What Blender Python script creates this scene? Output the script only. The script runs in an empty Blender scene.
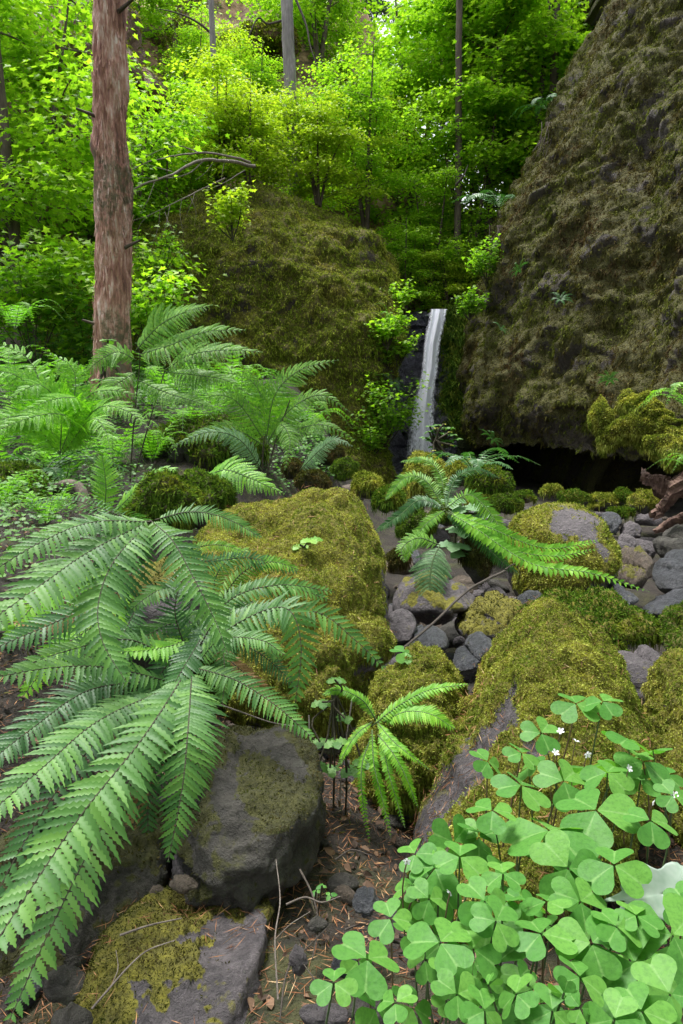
import bpy, bmesh, math, random
import numpy as np
from mathutils import Vector
R = math.radians
scene = bpy.context.scene
COL = scene.collection
rng = np.random.default_rng(7)

# ------------------------------------------------------------------ camera
W, H, F = 683, 1024, 680.0
CAM = np.array([0.0, 0.0, 1.2]); PITCH = R(8)
FW = np.array([0, math.cos(PITCH), -math.sin(PITCH)])
UP = np.array([0, math.sin(PITCH), math.cos(PITCH)])
RT = np.array([1.0, 0, 0])
cd = bpy.data.cameras.new('camera'); cam = bpy.data.objects.new('camera', cd); COL.objects.link(cam)
cam.location = CAM; cam.rotation_euler = (R(90) - PITCH, 0, 0)
cd.sensor_fit = 'VERTICAL'; cd.sensor_height = 36; cd.sensor_width = 24; cd.lens = 36 * F / H
cd.clip_start = 0.02; cd.clip_end = 1000
scene.camera = cam

def P(px, py, d):
    """photo pixel + distance along the view axis -> world point"""
    px, py, d = np.broadcast_arrays(np.asarray(px, float), np.asarray(py, float), np.asarray(d, float))
    a = (px - W / 2) / F * d; b = -(py - H / 2) / F * d
    return CAM + a[..., None] * RT + b[..., None] * UP + d[..., None] * FW

def proj(V):
    q = np.asarray(V) - CAM; d = q @ FW; return (q @ RT) / d * F + W / 2, -(q @ UP) / d * F + H / 2, d
# ------------------------------------------------------------------ noise
def _h(ix, iy, iz, seed):
    n = (ix * 374761393 + iy * 668265263 + iz * 1274126177 + seed * 974711) & 0xFFFFFFFF
    n = ((n ^ (n >> 13)) * 1274126177) & 0xFFFFFFFF
    n = ((n ^ (n >> 16)) * 2246822519) & 0xFFFFFFFF
    return ((n ^ (n >> 15)) & 0xFFFFFF) / float(0xFFFFFF)
def vnoise(p, seed=0):
    p = np.asarray(p, float); i = np.floor(p).astype(np.int64); f = p - i; f = f * f * f * (f * (f * 6 - 15) + 10)
    x, y, z = i[..., 0], i[..., 1], i[..., 2]; r = 0
    for dx in (0, 1):
        wx = f[..., 0] if dx else 1 - f[..., 0]
        for dy in (0, 1):
            wy = f[..., 1] if dy else 1 - f[..., 1]
            for dz in (0, 1):
                wz = f[..., 2] if dz else 1 - f[..., 2]
                r = r + wx * wy * wz * _h(x + dx, y + dy, z + dz, seed)
    return r * 2 - 1
def fbm(p, scale=1.0, octs=4, seed=0, gain=0.5):
    p = np.asarray(p, float) / scale; a = 1.0; r = 0; t = 0
    for o in range(octs):
        r = r + a * vnoise(p + 17.3 * o, seed + o * 31); t += a; a *= gain; p = p * 2.03
    return r / t
def sstep(a, b, x):
    t = np.clip((np.asarray(x, float) - a) / (b - a), 0, 1); return t * t * (3 - 2 * t)
def nrm(v):
    v = np.asarray(v, float); return v / np.maximum(np.linalg.norm(v, axis=-1, keepdims=True), 1e-9)

# ------------------------------------------------------------------ mesh helpers
def make_mesh(name, V, faces, mats, smooth=False, attr=None, midx=None):
    V = np.asarray(V, np.float32).reshape(-1, 3); faces = [np.asarray(f, np.int32) for f in (faces if isinstance(faces, list) else [faces]) if len(f)]
    me = bpy.data.meshes.new(name)
    me.vertices.add(len(V)); me.vertices.foreach_set('co', V.ravel())
    tot = np.concatenate([np.full(len(f), f.shape[1], np.int32) for f in faces])
    loops = np.concatenate([f.ravel() for f in faces])
    me.loops.add(len(loops)); me.loops.foreach_set('vertex_index', loops)
    me.polygons.add(len(tot)); st = np.concatenate([[0], np.cumsum(tot)[:-1]]).astype(np.int32)
    me.polygons.foreach_set('loop_start', st)
    try: me.polygons.foreach_set('loop_total', tot)
    except Exception: pass
    me.update(calc_edges=True); me.validate()
    for m in (mats if isinstance(mats, (list, tuple)) else [mats]): me.materials.append(m)
    if midx is not None: me.polygons.foreach_set('material_index', np.asarray(midx, np.int32))
    me.polygons.foreach_set('use_smooth', np.full(len(me.polygons), smooth))
    if attr is not None:
        a = me.attributes.new('moss', 'FLOAT', 'POINT'); a.data.foreach_set('value', np.asarray(attr, np.float32))
    me.update(); return me
def tag(o, label=None, cat=None, group=None, kind=None):
    if label: o['label'] = label
    if cat: o['category'] = cat
    if group: o['group'] = group
    if kind: o['kind'] = kind
    return o
def empty(name, loc, label=None, cat=None, group=None):
    o = bpy.data.objects.new(name, None); COL.objects.link(o); o.location = [float(c) for c in loc]; o.empty_display_size = 0.1
    return tag(o, label, cat, group)
def origin_of(o):
    l = np.array(o.location)
    while o.parent is not None: o = o.parent; l = l + np.array(o.location)
    return l
def part(root, name, V, faces, mats, smooth=False, attr=None, midx=None):
    V = np.asarray(V, float).reshape(-1, 3)
    me = make_mesh(name, V - origin_of(root), faces, mats, smooth, attr, midx)
    o = bpy.data.objects.new(name, me); COL.objects.link(o); o.parent = root; return o
def solo(name, V, faces, mats, loc=None, smooth=False, attr=None, midx=None):
    V = np.asarray(V, float).reshape(-1, 3)
    if loc is None: loc = np.array([V[:, 0].mean(), V[:, 1].mean(), V[:, 2].min()])
    me = make_mesh(name, V - loc, faces, mats, smooth, attr, midx)
    o = bpy.data.objects.new(name, me); COL.objects.link(o); o.location = [float(c) for c in loc]; return o
def copy_tree(o, parent=None):
    c = o.copy(); COL.objects.link(c); c.parent = parent
    for ch in list(o.children): copy_tree(ch, c)
    return c
class MB:
    def __init__(s): s.V = []; s.F = {}; s.n = 0
    def add(s, V, faces):
        V = np.asarray(V, float).reshape(-1, 3)
        for f in (faces if isinstance(faces, list) else [faces]):
            f = np.asarray(f)
            if len(f): s.F.setdefault(f.shape[1], []).append(f + s.n)
        s.V.append(V); s.n += len(V)
    def get(s): return np.concatenate(s.V), [np.concatenate(f) for f in s.F.values()]
def grid_faces(nu, nv, closed=False):
    a = np.arange(nu * nv).reshape(nu, nv)
    if closed: a = np.concatenate([a, a[:1]], 0)
    return np.stack([a[:-1, :-1], a[1:, :-1], a[1:, 1:], a[:-1, 1:]], -1).reshape(-1, 4)
def spline(pts, n):
    pts = np.asarray(pts, float)
    if len(pts) == 2: return pts[0] + (pts[1] - pts[0]) * np.linspace(0, 1, n)[:, None]
    q = np.concatenate([[2 * pts[0] - pts[1]], pts, [2 * pts[-1] - pts[-2]]])
    seg = np.linalg.norm(np.diff(pts, axis=0), axis=1); cum = np.concatenate([[0], np.cumsum(seg)])
    s = np.linspace(0, cum[-1], n); k = np.clip(np.searchsorted(cum, s, side='right') - 1, 0, len(pts) - 2)
    t = ((s - cum[k]) / np.maximum(seg[k], 1e-9))[:, None]
    p0, p1, p2, p3 = q[k], q[k + 1], q[k + 2], q[k + 3]
    return 0.5 * (2 * p1 + (p2 - p0) * t + (2 * p0 - 5 * p1 + 4 * p2 - p3) * t ** 2 + (3 * p1 - p0 - 3 * p2 + p3) * t ** 3)
def tube(path, rad, k=6):
    path = np.asarray(path, float); n = len(path); rad = np.broadcast_to(rad, (n,))
    T = nrm(np.gradient(path, axis=0)); ref = np.array([0.31, 0.17, 0.93]) if abs(T[:, 2]).mean() < 0.8 else np.array([0.93, 0.2, 0.1])
    A = nrm(np.cross(T, ref)); B = np.cross(T, A); th = np.linspace(0, 2 * math.pi, k, endpoint=False)
    V = path[None] + rad[None, :, None] * (np.cos(th)[:, None, None] * A[None] + np.sin(th)[:, None, None] * B[None])
    return V.reshape(-1, 3), grid_faces(k, n, True)
_ico = {}
def ico(sub):
    if sub not in _ico:
        bm = bmesh.new(); bmesh.ops.create_icosphere(bm, subdivisions=sub, radius=1)
        _ico[sub] = (np.array([v.co[:] for v in bm.verts]), np.array([[v.index for v in f.verts] for f in bm.faces])); bm.free()
    return _ico[sub]
def vnormals(V, F):
    n = np.zeros_like(V)
    a, b, c = V[F[:, 0]], V[F[:, 1]], V[F[:, 2]]
    fn = np.cross(b - a, c - a)
    for k in range(F.shape[1]): np.add.at(n, F[:, k], fn)
    return nrm(n)
def scatter(V, F, w, n, r=rng):
    """n random points on the surface, weighted by area and by the vertex weight w"""
    if F.shape[1] == 4: F = np.concatenate([F[:, [0, 1, 2]], F[:, [0, 2, 3]]])
    a, b, c = V[F[:, 0]], V[F[:, 1]], V[F[:, 2]]
    cr = np.cross(b - a, c - a); ar = np.linalg.norm(cr, axis=1) * w[F].mean(1); s = ar.sum()
    if s <= 0: return None
    i = r.choice(len(F), n, p=ar / s); u = r.random((n, 2)); m = u.sum(1) > 1; u[m] = 1 - u[m]
    p = a[i] + u[:, :1] * (b[i] - a[i]) + u[:, 1:] * (c[i] - a[i])
    return p, nrm(cr[i])
def blades(p, d, length, width, bend=None, r=rng):
    """kite-shaped blades: p base, d direction, bend is added at the tip"""
    n = len(p); length = np.broadcast_to(length, (n,))[:, None]; width = np.broadcast_to(width, (n,))[:, None]
    s = nrm(np.cross(d, r.normal(size=(n, 3))))
    tip = p + d * length
    if bend is not None: tip = tip + bend
    m = p + d * length * 0.5
    V = np.stack([p, m + s * width * .5, tip, m - s * width * .5], 1)
    return V.reshape(-1, 3), np.arange(n * 4).reshape(n, 4)
def leaves(p, d, nn, size, tmpl, fold=0.12):
    """flat outlines tmpl (k,2): x along d, y across; nn = approximate normal"""
    n = len(p); size = np.broadcast_to(size, (n,))[:, None, None]
    d = nrm(d); s = nrm(np.cross(nn, d)); up = np.cross(d, s)
    k = len(tmpl); tx = tmpl[None, :, :1]; ty = tmpl[None, :, 1:]
    V = p[:, None] + size * (tx * d[:, None] + ty * s[:, None] + fold * (np.abs(ty) - tx * tx) * up[:, None])
    return V.reshape(-1, 3), np.arange(n * k).reshape(n, k)

# ------------------------------------------------------------------ materials
def new_mat(name):
    m = bpy.data.materials.new(name); m.use_nodes = True; nt = m.node_tree; nt.nodes.clear()
    out = nt.nodes.new('ShaderNodeOutputMaterial'); return m, nt, out
def node(nt, t, **kw):
    n = nt.nodes.new(t)
    for k, v in kw.items():
        if k in n.inputs: n.inputs[k].default_value = v
        else: setattr(n, k, v)
    return n
def ramp(nt, fac, stops):
    n = nt.nodes.new('ShaderNodeValToRGB'); e = n.color_ramp.elements
    while len(e) < len(stops): e.new(0.5)
    for i, (p, c) in enumerate(stops): e[i].position = p; e[i].color = (*c, 1)
    nt.links.new(fac, n.inputs[0]); return n.outputs[0]
def mix(nt, f, a, b, mode='MIX'):
    n = nt.nodes.new('ShaderNodeMix'); n.data_type = 'RGBA'; n.blend_type = mode
    for sock, v in ((n.inputs[0], f), (n.inputs[6], a), (n.inputs[7], b)):
        if isinstance(v, bpy.types.NodeSocket): nt.links.new(v, sock)
        elif isinstance(v, (int, float)): sock.default_value = v
        else: sock.default_value = (*v, 1)
    return n.outputs[2]
def noise(nt, scale, detail=5, rough=.6, stretch=None, kind='noise', coord=None):
    if coord is None: coord = nt.nodes.new('ShaderNodeNewGeometry').outputs['Position']
    if stretch:
        mp = nt.nodes.new('ShaderNodeMapping'); mp.inputs['Scale'].default_value = stretch; nt.links.new(coord, mp.inputs[0]); coord = mp.outputs[0]
    if kind == 'vor': n = node(nt, 'ShaderNodeTexVoronoi', Scale=scale)
    else: n = node(nt, 'ShaderNodeTexNoise', Scale=scale, Detail=detail, Roughness=rough)
    nt.links.new(coord, n.inputs['Vector']); return n.outputs[0]
def objco(nt): return nt.nodes.new('ShaderNodeTexCoord').outputs['Object']
def math_(nt, op, a, b=0.0):
    n = nt.nodes.new('ShaderNodeMath'); n.operation = op
    for s, v in ((n.inputs[0], a), (n.inputs[1], b)):
        if isinstance(v, bpy.types.NodeSocket): nt.links.new(v, s)
        else: s.default_value = v
    return n.outputs[0]
def rng_map(nt, v, a, b, c=0, d=1):
    n = nt.nodes.new('ShaderNodeMapRange'); nt.links.new(v, n.inputs[0])
    for i, x in enumerate((a, b, c, d)): n.inputs[i + 1].default_value = x
    return n.outputs[0]
def bump(nt, h, strength=.5, dist=.01):
    n = node(nt, 'ShaderNodeBump', Strength=strength, Distance=dist); nt.links.new(h, n.inputs['Height']); return n.outputs[0]

def leaf_mat(name, stops, transl=.35, rough=.5, ttint=(1.1, 1.3, .5), nscale=3.0, spec=.35, amp=.35, vein=None):
    m, nt, out = new_mat(name)
    g = nt.nodes.new('ShaderNodeNewGeometry'); co = objco(nt)
    oi = nt.nodes.new('ShaderNodeObjectInfo')
    f = math_(nt, 'ADD', math_(nt, 'MULTIPLY', g.outputs['Random Per Island'], 1 - amp), math_(nt, 'MULTIPLY', noise(nt, nscale, 2, coord=co), amp))
    c = ramp(nt, f, stops)
    if vein:
        at = nt.nodes.new('ShaderNodeAttribute'); at.attribute_name = 'moss'
        c = mix(nt, math_(nt, 'MULTIPLY', rng_map(nt, at.outputs['Fac'], .45, .95), .7), c, vein)
        c = mix(nt, math_(nt, 'MULTIPLY', rng_map(nt, noise(nt, 260, 3, .6, coord=co), .45, .7), .35), c, tuple(q * .8 for q in stops[0][1]))
    p = node(nt, 'ShaderNodeBsdfPrincipled', Roughness=rough); p.inputs['Specular IOR Level'].default_value = spec
    if vein: nt.links.new(bump(nt, noise(nt, 160, 3, .6, coord=co), .35, .002), p.inputs['Normal'])
    nt.links.new(c, p.inputs['Base Color'])
    t = nt.nodes.new('ShaderNodeBsdfTranslucent'); nt.links.new(mix(nt, 1.0, c, ttint, 'MULTIPLY'), t.inputs[0])
    ms = nt.nodes.new('ShaderNodeMixShader'); ms.inputs[0].default_value = transl
    nt.links.new(p.outputs[0], ms.inputs[1]); nt.links.new(t.outputs[0], ms.inputs[2]); nt.links.new(ms.outputs[0], out.inputs[0])
    return m
def moss_mat(name, a, b, ls=5.0, ss=40.0, lo=.42, hi=.6):
    """a, b: two colour ramps (dark, mid, light) mixed in patches"""
    m, nt, out = new_mat(name); g = nt.nodes.new('ShaderNodeNewGeometry'); co = objco(nt)
    f = math_(nt, 'ADD', math_(nt, 'MULTIPLY', g.outputs['Random Per Island'], .5), math_(nt, 'MULTIPLY', noise(nt, ss, 3, .6, coord=co), .5))
    ca = ramp(nt, f, [(.15, a[0]), (.5, a[1]), (.8, a[2])]); cb = ramp(nt, f, [(.15, b[0]), (.5, b[1]), (.8, b[2])])
    c = mix(nt, rng_map(nt, noise(nt, ls, 5, .65, coord=co), lo, hi), ca, cb)
    p = node(nt, 'ShaderNodeBsdfPrincipled', Roughness=.9); p.inputs['Specular IOR Level'].default_value = .08; nt.links.new(c, p.inputs['Base Color'])
    t = nt.nodes.new('ShaderNodeBsdfTranslucent'); nt.links.new(mix(nt, 1.0, c, (1.2, 1.15, .6), 'MULTIPLY'), t.inputs[0])
    ms = nt.nodes.new('ShaderNodeMixShader'); ms.inputs[0].default_value = .25
    nt.links.new(p.outputs[0], ms.inputs[1]); nt.links.new(t.outputs[0], ms.inputs[2]); nt.links.new(ms.outputs[0], out.inputs[0]); return m
def rock_mat(name, stops, moss=((.03, .035, .008), (.11, .11, .015)), bdist=.012, scale=1.0, rough=.75, lichen=None):
    m, nt, out = new_mat(name); co = objco(nt)
    a = noise(nt, 6 * scale, 8, .68, coord=co); b = noise(nt, 48 * scale, 8, .75, coord=co)
    c = ramp(nt, math_(nt, 'ADD', math_(nt, 'MULTIPLY', a, .5), math_(nt, 'MULTIPLY', b, .5)), [(.5 + (q - .5) * .72, cc) for q, cc in stops])
    if lichen:
        c = mix(nt, rng_map(nt, noise(nt, 14 * scale, 6, .7, coord=co), .56, .66), c, lichen)
    at = nt.nodes.new('ShaderNodeAttribute'); at.attribute_name = 'moss'
    mc = ramp(nt, noise(nt, 60, 4, .7, coord=co), [(.3, moss[0]), (.7, moss[1])])
    edge = math_(nt, 'ADD', at.outputs['Fac'], math_(nt, 'MULTIPLY', math_(nt, 'SUBTRACT', noise(nt, 30 * scale, 4, .7, coord=co), .5), 1.3))
    fac = rng_map(nt, edge, .35, .6)
    c = mix(nt, fac, c, mc)
    p = node(nt, 'ShaderNodeBsdfPrincipled'); nt.links.new(c, p.inputs['Base Color'])
    nt.links.new(rng_map(nt, fac, 0, 1, rough, .95), p.inputs['Roughness'])
    crk = noise(nt, 9 * scale, 3, coord=co, kind='vor')
    hgt = math_(nt, 'ADD', math_(nt, 'ADD', a, math_(nt, 'MULTIPLY', b, .8)), math_(nt, 'MULTIPLY', crk, .3))
    nt.links.new(bump(nt, hgt, 1.0, bdist * 2.2), p.inputs['Normal']); nt.links.new(p.outputs[0], out.inputs[0]); return m
def bark_mat(name, stops, stretch=(1, 1, .12), scale=30, moss=None, b=.01):
    m, nt, out = new_mat(name); co = objco(nt)
    a = noise(nt, scale, 7, .7, stretch, coord=co); c0 = noise(nt, scale * .18, 4, .6, (1, 1, .5), coord=co)
    f = math_(nt, 'ADD', math_(nt, 'MULTIPLY', a, .6), math_(nt, 'MULTIPLY', c0, .4))
    c = ramp(nt, f, stops)
    if moss:
        at = nt.nodes.new('ShaderNodeAttribute'); at.attribute_name = 'moss'
        mm = rng_map(nt, math_(nt, 'ADD', at.outputs['Fac'], math_(nt, 'MULTIPLY', math_(nt, 'SUBTRACT', noise(nt, 18, 5, .7, coord=co), .5), 1.6)), .4, .7)
        c = mix(nt, mm, c, moss)
    p = node(nt, 'ShaderNodeBsdfPrincipled', Roughness=.85); nt.links.new(c, p.inputs['Base Color'])
    nt.links.new(bump(nt, a, 1.0, b), p.inputs['Normal']); nt.links.new(p.outputs[0], out.inputs[0]); return m

M = {}
M['fern_near'] = leaf_mat('fern_near', [(.06, (.035, .115, .028)), (.5, (.085, .215, .042)), (.92, (.155, .32, .06)), (.985, (.2, .18, .06))], .32, .5, nscale=9, spec=.3)
M['fern_dark'] = leaf_mat('fern_dark', [(.1, (.03, .10, .03)), (.5, (.05, .15, .04)), (.9, (.08, .2, .05))], .3, .45, nscale=5)
M['fern_bright'] = leaf_mat('fern_bright', [(.1, (.09, .27, .018)), (.5, (.17, .42, .03)), (.9, (.28, .54, .045))], .4, .5)
M['fern_lady'] = leaf_mat('fern_lady', [(.1, (.08, .23, .022)), (.5, (.15, .35, .035)), (.9, (.25, .46, .05))], .42, .5)
M['fern_pale'] = leaf_mat('fern_pale', [(.1, (.09, .2, .09)), (.5, (.14, .27, .12)), (.9, (.2, .34, .16))], .35, .5)
M['sorrel'] = leaf_mat('sorrel', [(.08, (.03, .125, .026)), (.45, (.07, .235, .04)), (.92, (.165, .375, .065))], .42, .5, nscale=14, spec=.25, vein=(.25, .45, .14))
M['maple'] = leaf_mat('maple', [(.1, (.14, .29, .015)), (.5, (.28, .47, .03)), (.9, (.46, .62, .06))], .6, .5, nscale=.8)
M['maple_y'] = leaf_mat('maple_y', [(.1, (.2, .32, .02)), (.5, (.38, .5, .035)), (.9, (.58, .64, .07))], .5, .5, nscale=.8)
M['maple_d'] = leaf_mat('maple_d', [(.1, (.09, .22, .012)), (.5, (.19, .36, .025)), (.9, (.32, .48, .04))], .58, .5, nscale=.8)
M['needle'] = leaf_mat('needle', [(.1, (.03, .07, .035)), (.9, (.08, .14, .07))], .25, .6)
M['cover'] = leaf_mat('cover', [(.1, (.04, .14, .02)), (.5, (.08, .22, .03)), (.9, (.14, .3, .04))], .4, .5)
M['moss_gold'] = moss_mat('moss_gold', ((.02, .035, .006), (.14, .19, .022), (.38, .45, .08)), ((.07, .06, .014), (.35, .355, .05), (.74, .76, .22)), 7, 60, .43, .62)
M['moss_green'] = moss_mat('moss_green', ((.014, .04, .005), (.07, .14, .014), (.18, .29, .035)), ((.05, .06, .01), (.18, .21, .022), (.38, .39, .06)), 6, 50, .5, .68)
M['moss_cliff'] = moss_mat('moss_cliff', ((.012, .018, .004), (.07, .085, .014), (.21, .25, .036)), ((.02, .014, .008), (.075, .052, .024), (.16, .12, .055)), 1.1, 9, .43, .62)
M['moss_cliff_warm'] = moss_mat('moss_cliff_warm', ((.022, .038, .006), (.15, .20, .022), (.40, .47, .055)), ((.045, .04, .012), (.20, .18, .035), (.42, .38, .08)), 1.2, 9, .50, .70)
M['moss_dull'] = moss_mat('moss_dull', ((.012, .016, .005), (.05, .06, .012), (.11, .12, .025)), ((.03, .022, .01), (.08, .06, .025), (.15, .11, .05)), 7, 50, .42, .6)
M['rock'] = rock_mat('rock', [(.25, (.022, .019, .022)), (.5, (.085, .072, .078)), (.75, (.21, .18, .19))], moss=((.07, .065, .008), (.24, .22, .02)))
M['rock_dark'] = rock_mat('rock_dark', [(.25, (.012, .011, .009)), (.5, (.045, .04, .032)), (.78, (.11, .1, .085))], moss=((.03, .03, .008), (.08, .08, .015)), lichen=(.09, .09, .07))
M['rock_blue'] = rock_mat('rock_blue', [(.25, (.016, .018, .022)), (.5, (.055, .058, .068)), (.78, (.15, .15, .17))], moss=((.04, .045, .008), (.13, .13, .015)), rough=.38)
M['rock_tan'] = rock_mat('rock_tan', [(.25, (.03, .022, .015)), (.5, (.11, .082, .06)), (.78, (.24, .18, .14))], moss=((.05, .05, .008), (.16, .15, .02)))
M['wet_rock'] = rock_mat('wet_rock', [(.25, (.02, .02, .026)), (.5, (.10, .10, .125)), (.8, (.34, .34, .42))], rough=.28, bdist=.05, scale=.6, moss=((.02, .03, .006), (.05, .07, .01)))
M['cliff'] = rock_mat('cliff', [(.25, (.012, .009, .006)), (.5, (.05, .037, .026)), (.78, (.13, .10, .075))], moss=((.035, .032, .008), (.16, .15, .03)), bdist=.06, scale=.5)
M['cliff_warm'] = rock_mat('cliff_warm', [(.25, (.018, .014, .009)), (.5, (.07, .055, .036)), (.78, (.16, .12, .09))], moss=((.05, .045, .01), (.24, .21, .035)), bdist=.06, scale=.5)
M['outcrop'] = rock_mat('outcrop', [(.25, (.06, .035, .02)), (.5, (.26, .15, .10)), (.75, (.60, .38, .28))], moss=((.05, .08, .01), (.2, .24, .03)), bdist=.12, scale=.5)
M['bark_red'] = bark_mat('bark_red', [(.3, (.05, .026, .022)), (.39, (.2, .10, .085)), (.47, (.42, .20, .15)), (.54, (.62, .37, .30)), (.63, (.85, .70, .64))], moss=(.16, .13, .08), b=.03, scale=44)
M['bark_dark'] = bark_mat('bark_dark', [(.3, (.025, .018, .014)), (.5, (.08, .06, .045)), (.7, (.17, .13, .1))])
M['bark_grey'] = bark_mat('bark_grey', [(.3, (.09, .08, .085)), (.5, (.2, .18, .18)), (.7, (.36, .33, .33))])
M['twig'] = bark_mat('twig', [(.3, (.05, .04, .035)), (.5, (.16, .13, .11)), (.7, (.34, .3, .27))], scale=60)
M['twig_dark'] = bark_mat('twig_dark', [(.3, (.02, .015, .012)), (.7, (.09, .07, .055))], scale=60)
M['driftwood'] = bark_mat('driftwood', [(.32, (.018, .009, .006)), (.48, (.075, .038, .026)), (.66, (.22, .13, .095))], scale=18, stretch=(.2, 1, 1))
M['stem'] = bark_mat('stem', [(.3, (.02, .018, .01)), (.7, (.07, .06, .03))], scale=60)
M['stem_green'] = bark_mat('stem_green', [(.3, (.05, .1, .03)), (.7, (.12, .17, .06))], scale=60)
M['stem_red'] = bark_mat('stem_red', [(.3, (.1, .06, .03)), (.7, (.2, .14, .07))], scale=60)
M['litter'] = leaf_mat('litter', [(.1, (.09, .035, .015)), (.5, (.27, .11, .05)), (.85, (.42, .22, .1)), (.98, (.5, .38, .22))], .1, .7, ttint=(1, .8, .6), amp=.1)
M['dead'] = leaf_mat('dead', [(.1, (.02, .012, .008)), (.5, (.07, .04, .025)), (.9, (.17, .10, .06))], .05, .8, ttint=(1, .8, .6), amp=.1)
M['petal'] = leaf_mat('petal', [(.1, (.72, .72, .74)), (.9, (.85, .84, .86))], .35, .5, ttint=(1, 1, 1))
M['yellow_leaf'] = leaf_mat('yellow_leaf', [(.1, (.25, .3, .02)), (.9, (.5, .5, .06))], .4, .5)
M['pale_leaf'] = leaf_mat('pale_leaf', [(.2, (.22, .32, .24)), (.8, (.44, .50, .45))], .3, .3, ttint=(1, 1, .8), nscale=60, amp=.95)
M['fern_old'] = leaf_mat('fern_old', [(.1, (.18, .09, .03)), (.9, (.38, .26, .1))], .3, .6, ttint=(1, .8, .6))

def ground_mat():
    m, nt, out = new_mat('ground')
    a = noise(nt, 2.2, 8, .65); b = noise(nt, 28, 6, .7); c = noise(nt, 140, 3, .6)
    soil = ramp(nt, math_(nt, 'ADD', math_(nt, 'MULTIPLY', b, .6), math_(nt, 'MULTIPLY', c, .4)), [(.3, (.005, .004, .003)), (.5, (.018, .013, .009)), (.7, (.055, .038, .027))])
    ms = ramp(nt, b, [(.35, (.015, .016, .006)), (.7, (.06, .06, .016))])
    col = mix(nt, rng_map(nt, a, .5, .6), soil, ms)
    sx = nt.nodes.new('ShaderNodeSeparateXYZ'); nt.links.new(nt.nodes.new('ShaderNodeNewGeometry').outputs['Position'], sx.inputs[0])
    tan = ramp(nt, noise(nt, 1.6, 9, .75), [(.35, (.04, .05, .015)), (.45, (.10, .065, .04)), (.55, (.34, .2, .125)), (.7, (.62, .42, .3))])
    col = mix(nt, rng_map(nt, sx.outputs['Y'], 13.5, 15.5), col, tan)
    p = node(nt, 'ShaderNodeBsdfPrincipled', Roughness=.95); nt.links.new(col, p.inputs['Base Color'])
    nt.links.new(bump(nt, math_(nt, 'ADD', b, math_(nt, 'MULTIPLY', c, .4)), 1.0, .02), p.inputs['Normal']); nt.links.new(p.outputs[0], out.inputs[0]); return m
M['ground'] = ground_mat()
def water_mat():
    m, nt, out = new_mat('falling_water'); co = objco(nt)
    a = noise(nt, 46, 5, .75, (1, 1, .04), coord=co); b = noise(nt, 9, 3, .6, (1, 1, .25), coord=co)
    f = math_(nt, 'ADD', math_(nt, 'MULTIPLY', a, .7), math_(nt, 'MULTIPLY', b, .3))
    at = nt.nodes.new('ShaderNodeAttribute'); at.attribute_name = 'moss'
    al = rng_map(nt, math_(nt, 'ADD', f, math_(nt, 'MULTIPLY', math_(nt, 'SUBTRACT', at.outputs['Fac'], .5), .55)), .44, .60, 0, .93)
    p = node(nt, 'ShaderNodeBsdfPrincipled', Roughness=.25); p.inputs['Base Color'].default_value = (.86, .87, .95, 1)
    t = nt.nodes.new('ShaderNodeBsdfTransparent'); tr = nt.nodes.new('ShaderNodeBsdfTranslucent'); tr.inputs[0].default_value = (.86, .87, .95, 1)
    m1 = nt.nodes.new('ShaderNodeMixShader'); m1.inputs[0].default_value = .3; nt.links.new(p.outputs[0], m1.inputs[1]); nt.links.new(tr.outputs[0], m1.inputs[2])
    m2 = nt.nodes.new('ShaderNodeMixShader'); nt.links.new(al, m2.inputs[0]); nt.links.new(t.outputs[0], m2.inputs[1]); nt.links.new(m1.outputs[0], m2.inputs[2])
    nt.links.new(m2.outputs[0], out.inputs[0]); return m
M['water'] = water_mat()

# ------------------------------------------------------------------ terrain
def height(x, y, fine=True):
    x = np.asarray(x, float); y = np.asarray(y, float)
    near = .5 + (.05 - .5) * sstep(1.1, 2.4, y) - .07 * np.exp(-((x - .15) / .14) ** 2 - ((y - 1.1) / .25) ** 2)
    xe = np.interp(y, [0, .9, 1.15, 1.5, 2.2, 3, 5, 7, 12], [-.75, -.75, -.45, -.28, -.35, -.5, 0, .3, .5])
    L = np.interp(y, [0, 1, 2, 4, 6, 9, 13], [.75, .82, .85, .8, 1.35, 1.6, 2.2]) + np.clip(-x - 2.5, 0, 8) * .12
    m = sstep(xe + .25, xe - .55 - .08 * y, x)
    z = near * (1 - m) + L * m
    z = z + sstep(2.2, 6, x) * .4 * sstep(6, 3, y)
    z = z + sstep(.7, 1.6, x) * .25 * sstep(1.6, .8, y)
    back = sstep(13.3, 14.3, y)
    s = 1.25 + (.3 - 1.25) * sstep(-2, 6, x)
    top = 3 + np.minimum(np.maximum(y - 14.2, 0) * s, 13 + .0 * x) + np.maximum(y - 40, 0) * .05
    z = z * (1 - back) + top * back
    z = z + (y < 0) * .0
    if fine:
        p = np.stack([x, y, np.zeros_like(x)], -1)
        z = z + fbm(p, .5, 4, 3) * .07 + fbm(p, 3.0, 3, 9) * .18 * sstep(3, 9, y) + fbm(p, 2.2, 5, 19) * 1.1 * sstep(14, 17, y)
    return z
def axis(lo, hi, c, fine, n):
    t = np.linspace(-1, 1, n); k = 5.2; s = np.sinh(k * t) / np.sinh(k)
    return np.where(s < 0, c + s * (c - lo), c + s * (hi - c))
gx = axis(-150, 150, 0, .02, 420); gy = np.concatenate([np.linspace(-60, -1, 14), np.linspace(-.8, 4, 200), 4 + np.cumsum(np.geomspace(.03, 3.2, 190))])
X, Y = np.meshgrid(gx, gy, indexing='ij'); Z = height(X, Y)
Z = np.where(Y < .3, Z * 1.0, Z)
TV = np.stack([X, Y, Z], -1).reshape(-1, 3)
g = solo('ground', TV, grid_faces(len(gx), len(gy)), M['ground'], loc=np.zeros(3), smooth=True); tag(g, kind='structure')
def hz(x, y): return float(height(np.array([x]), np.array([y]))[0])

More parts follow.
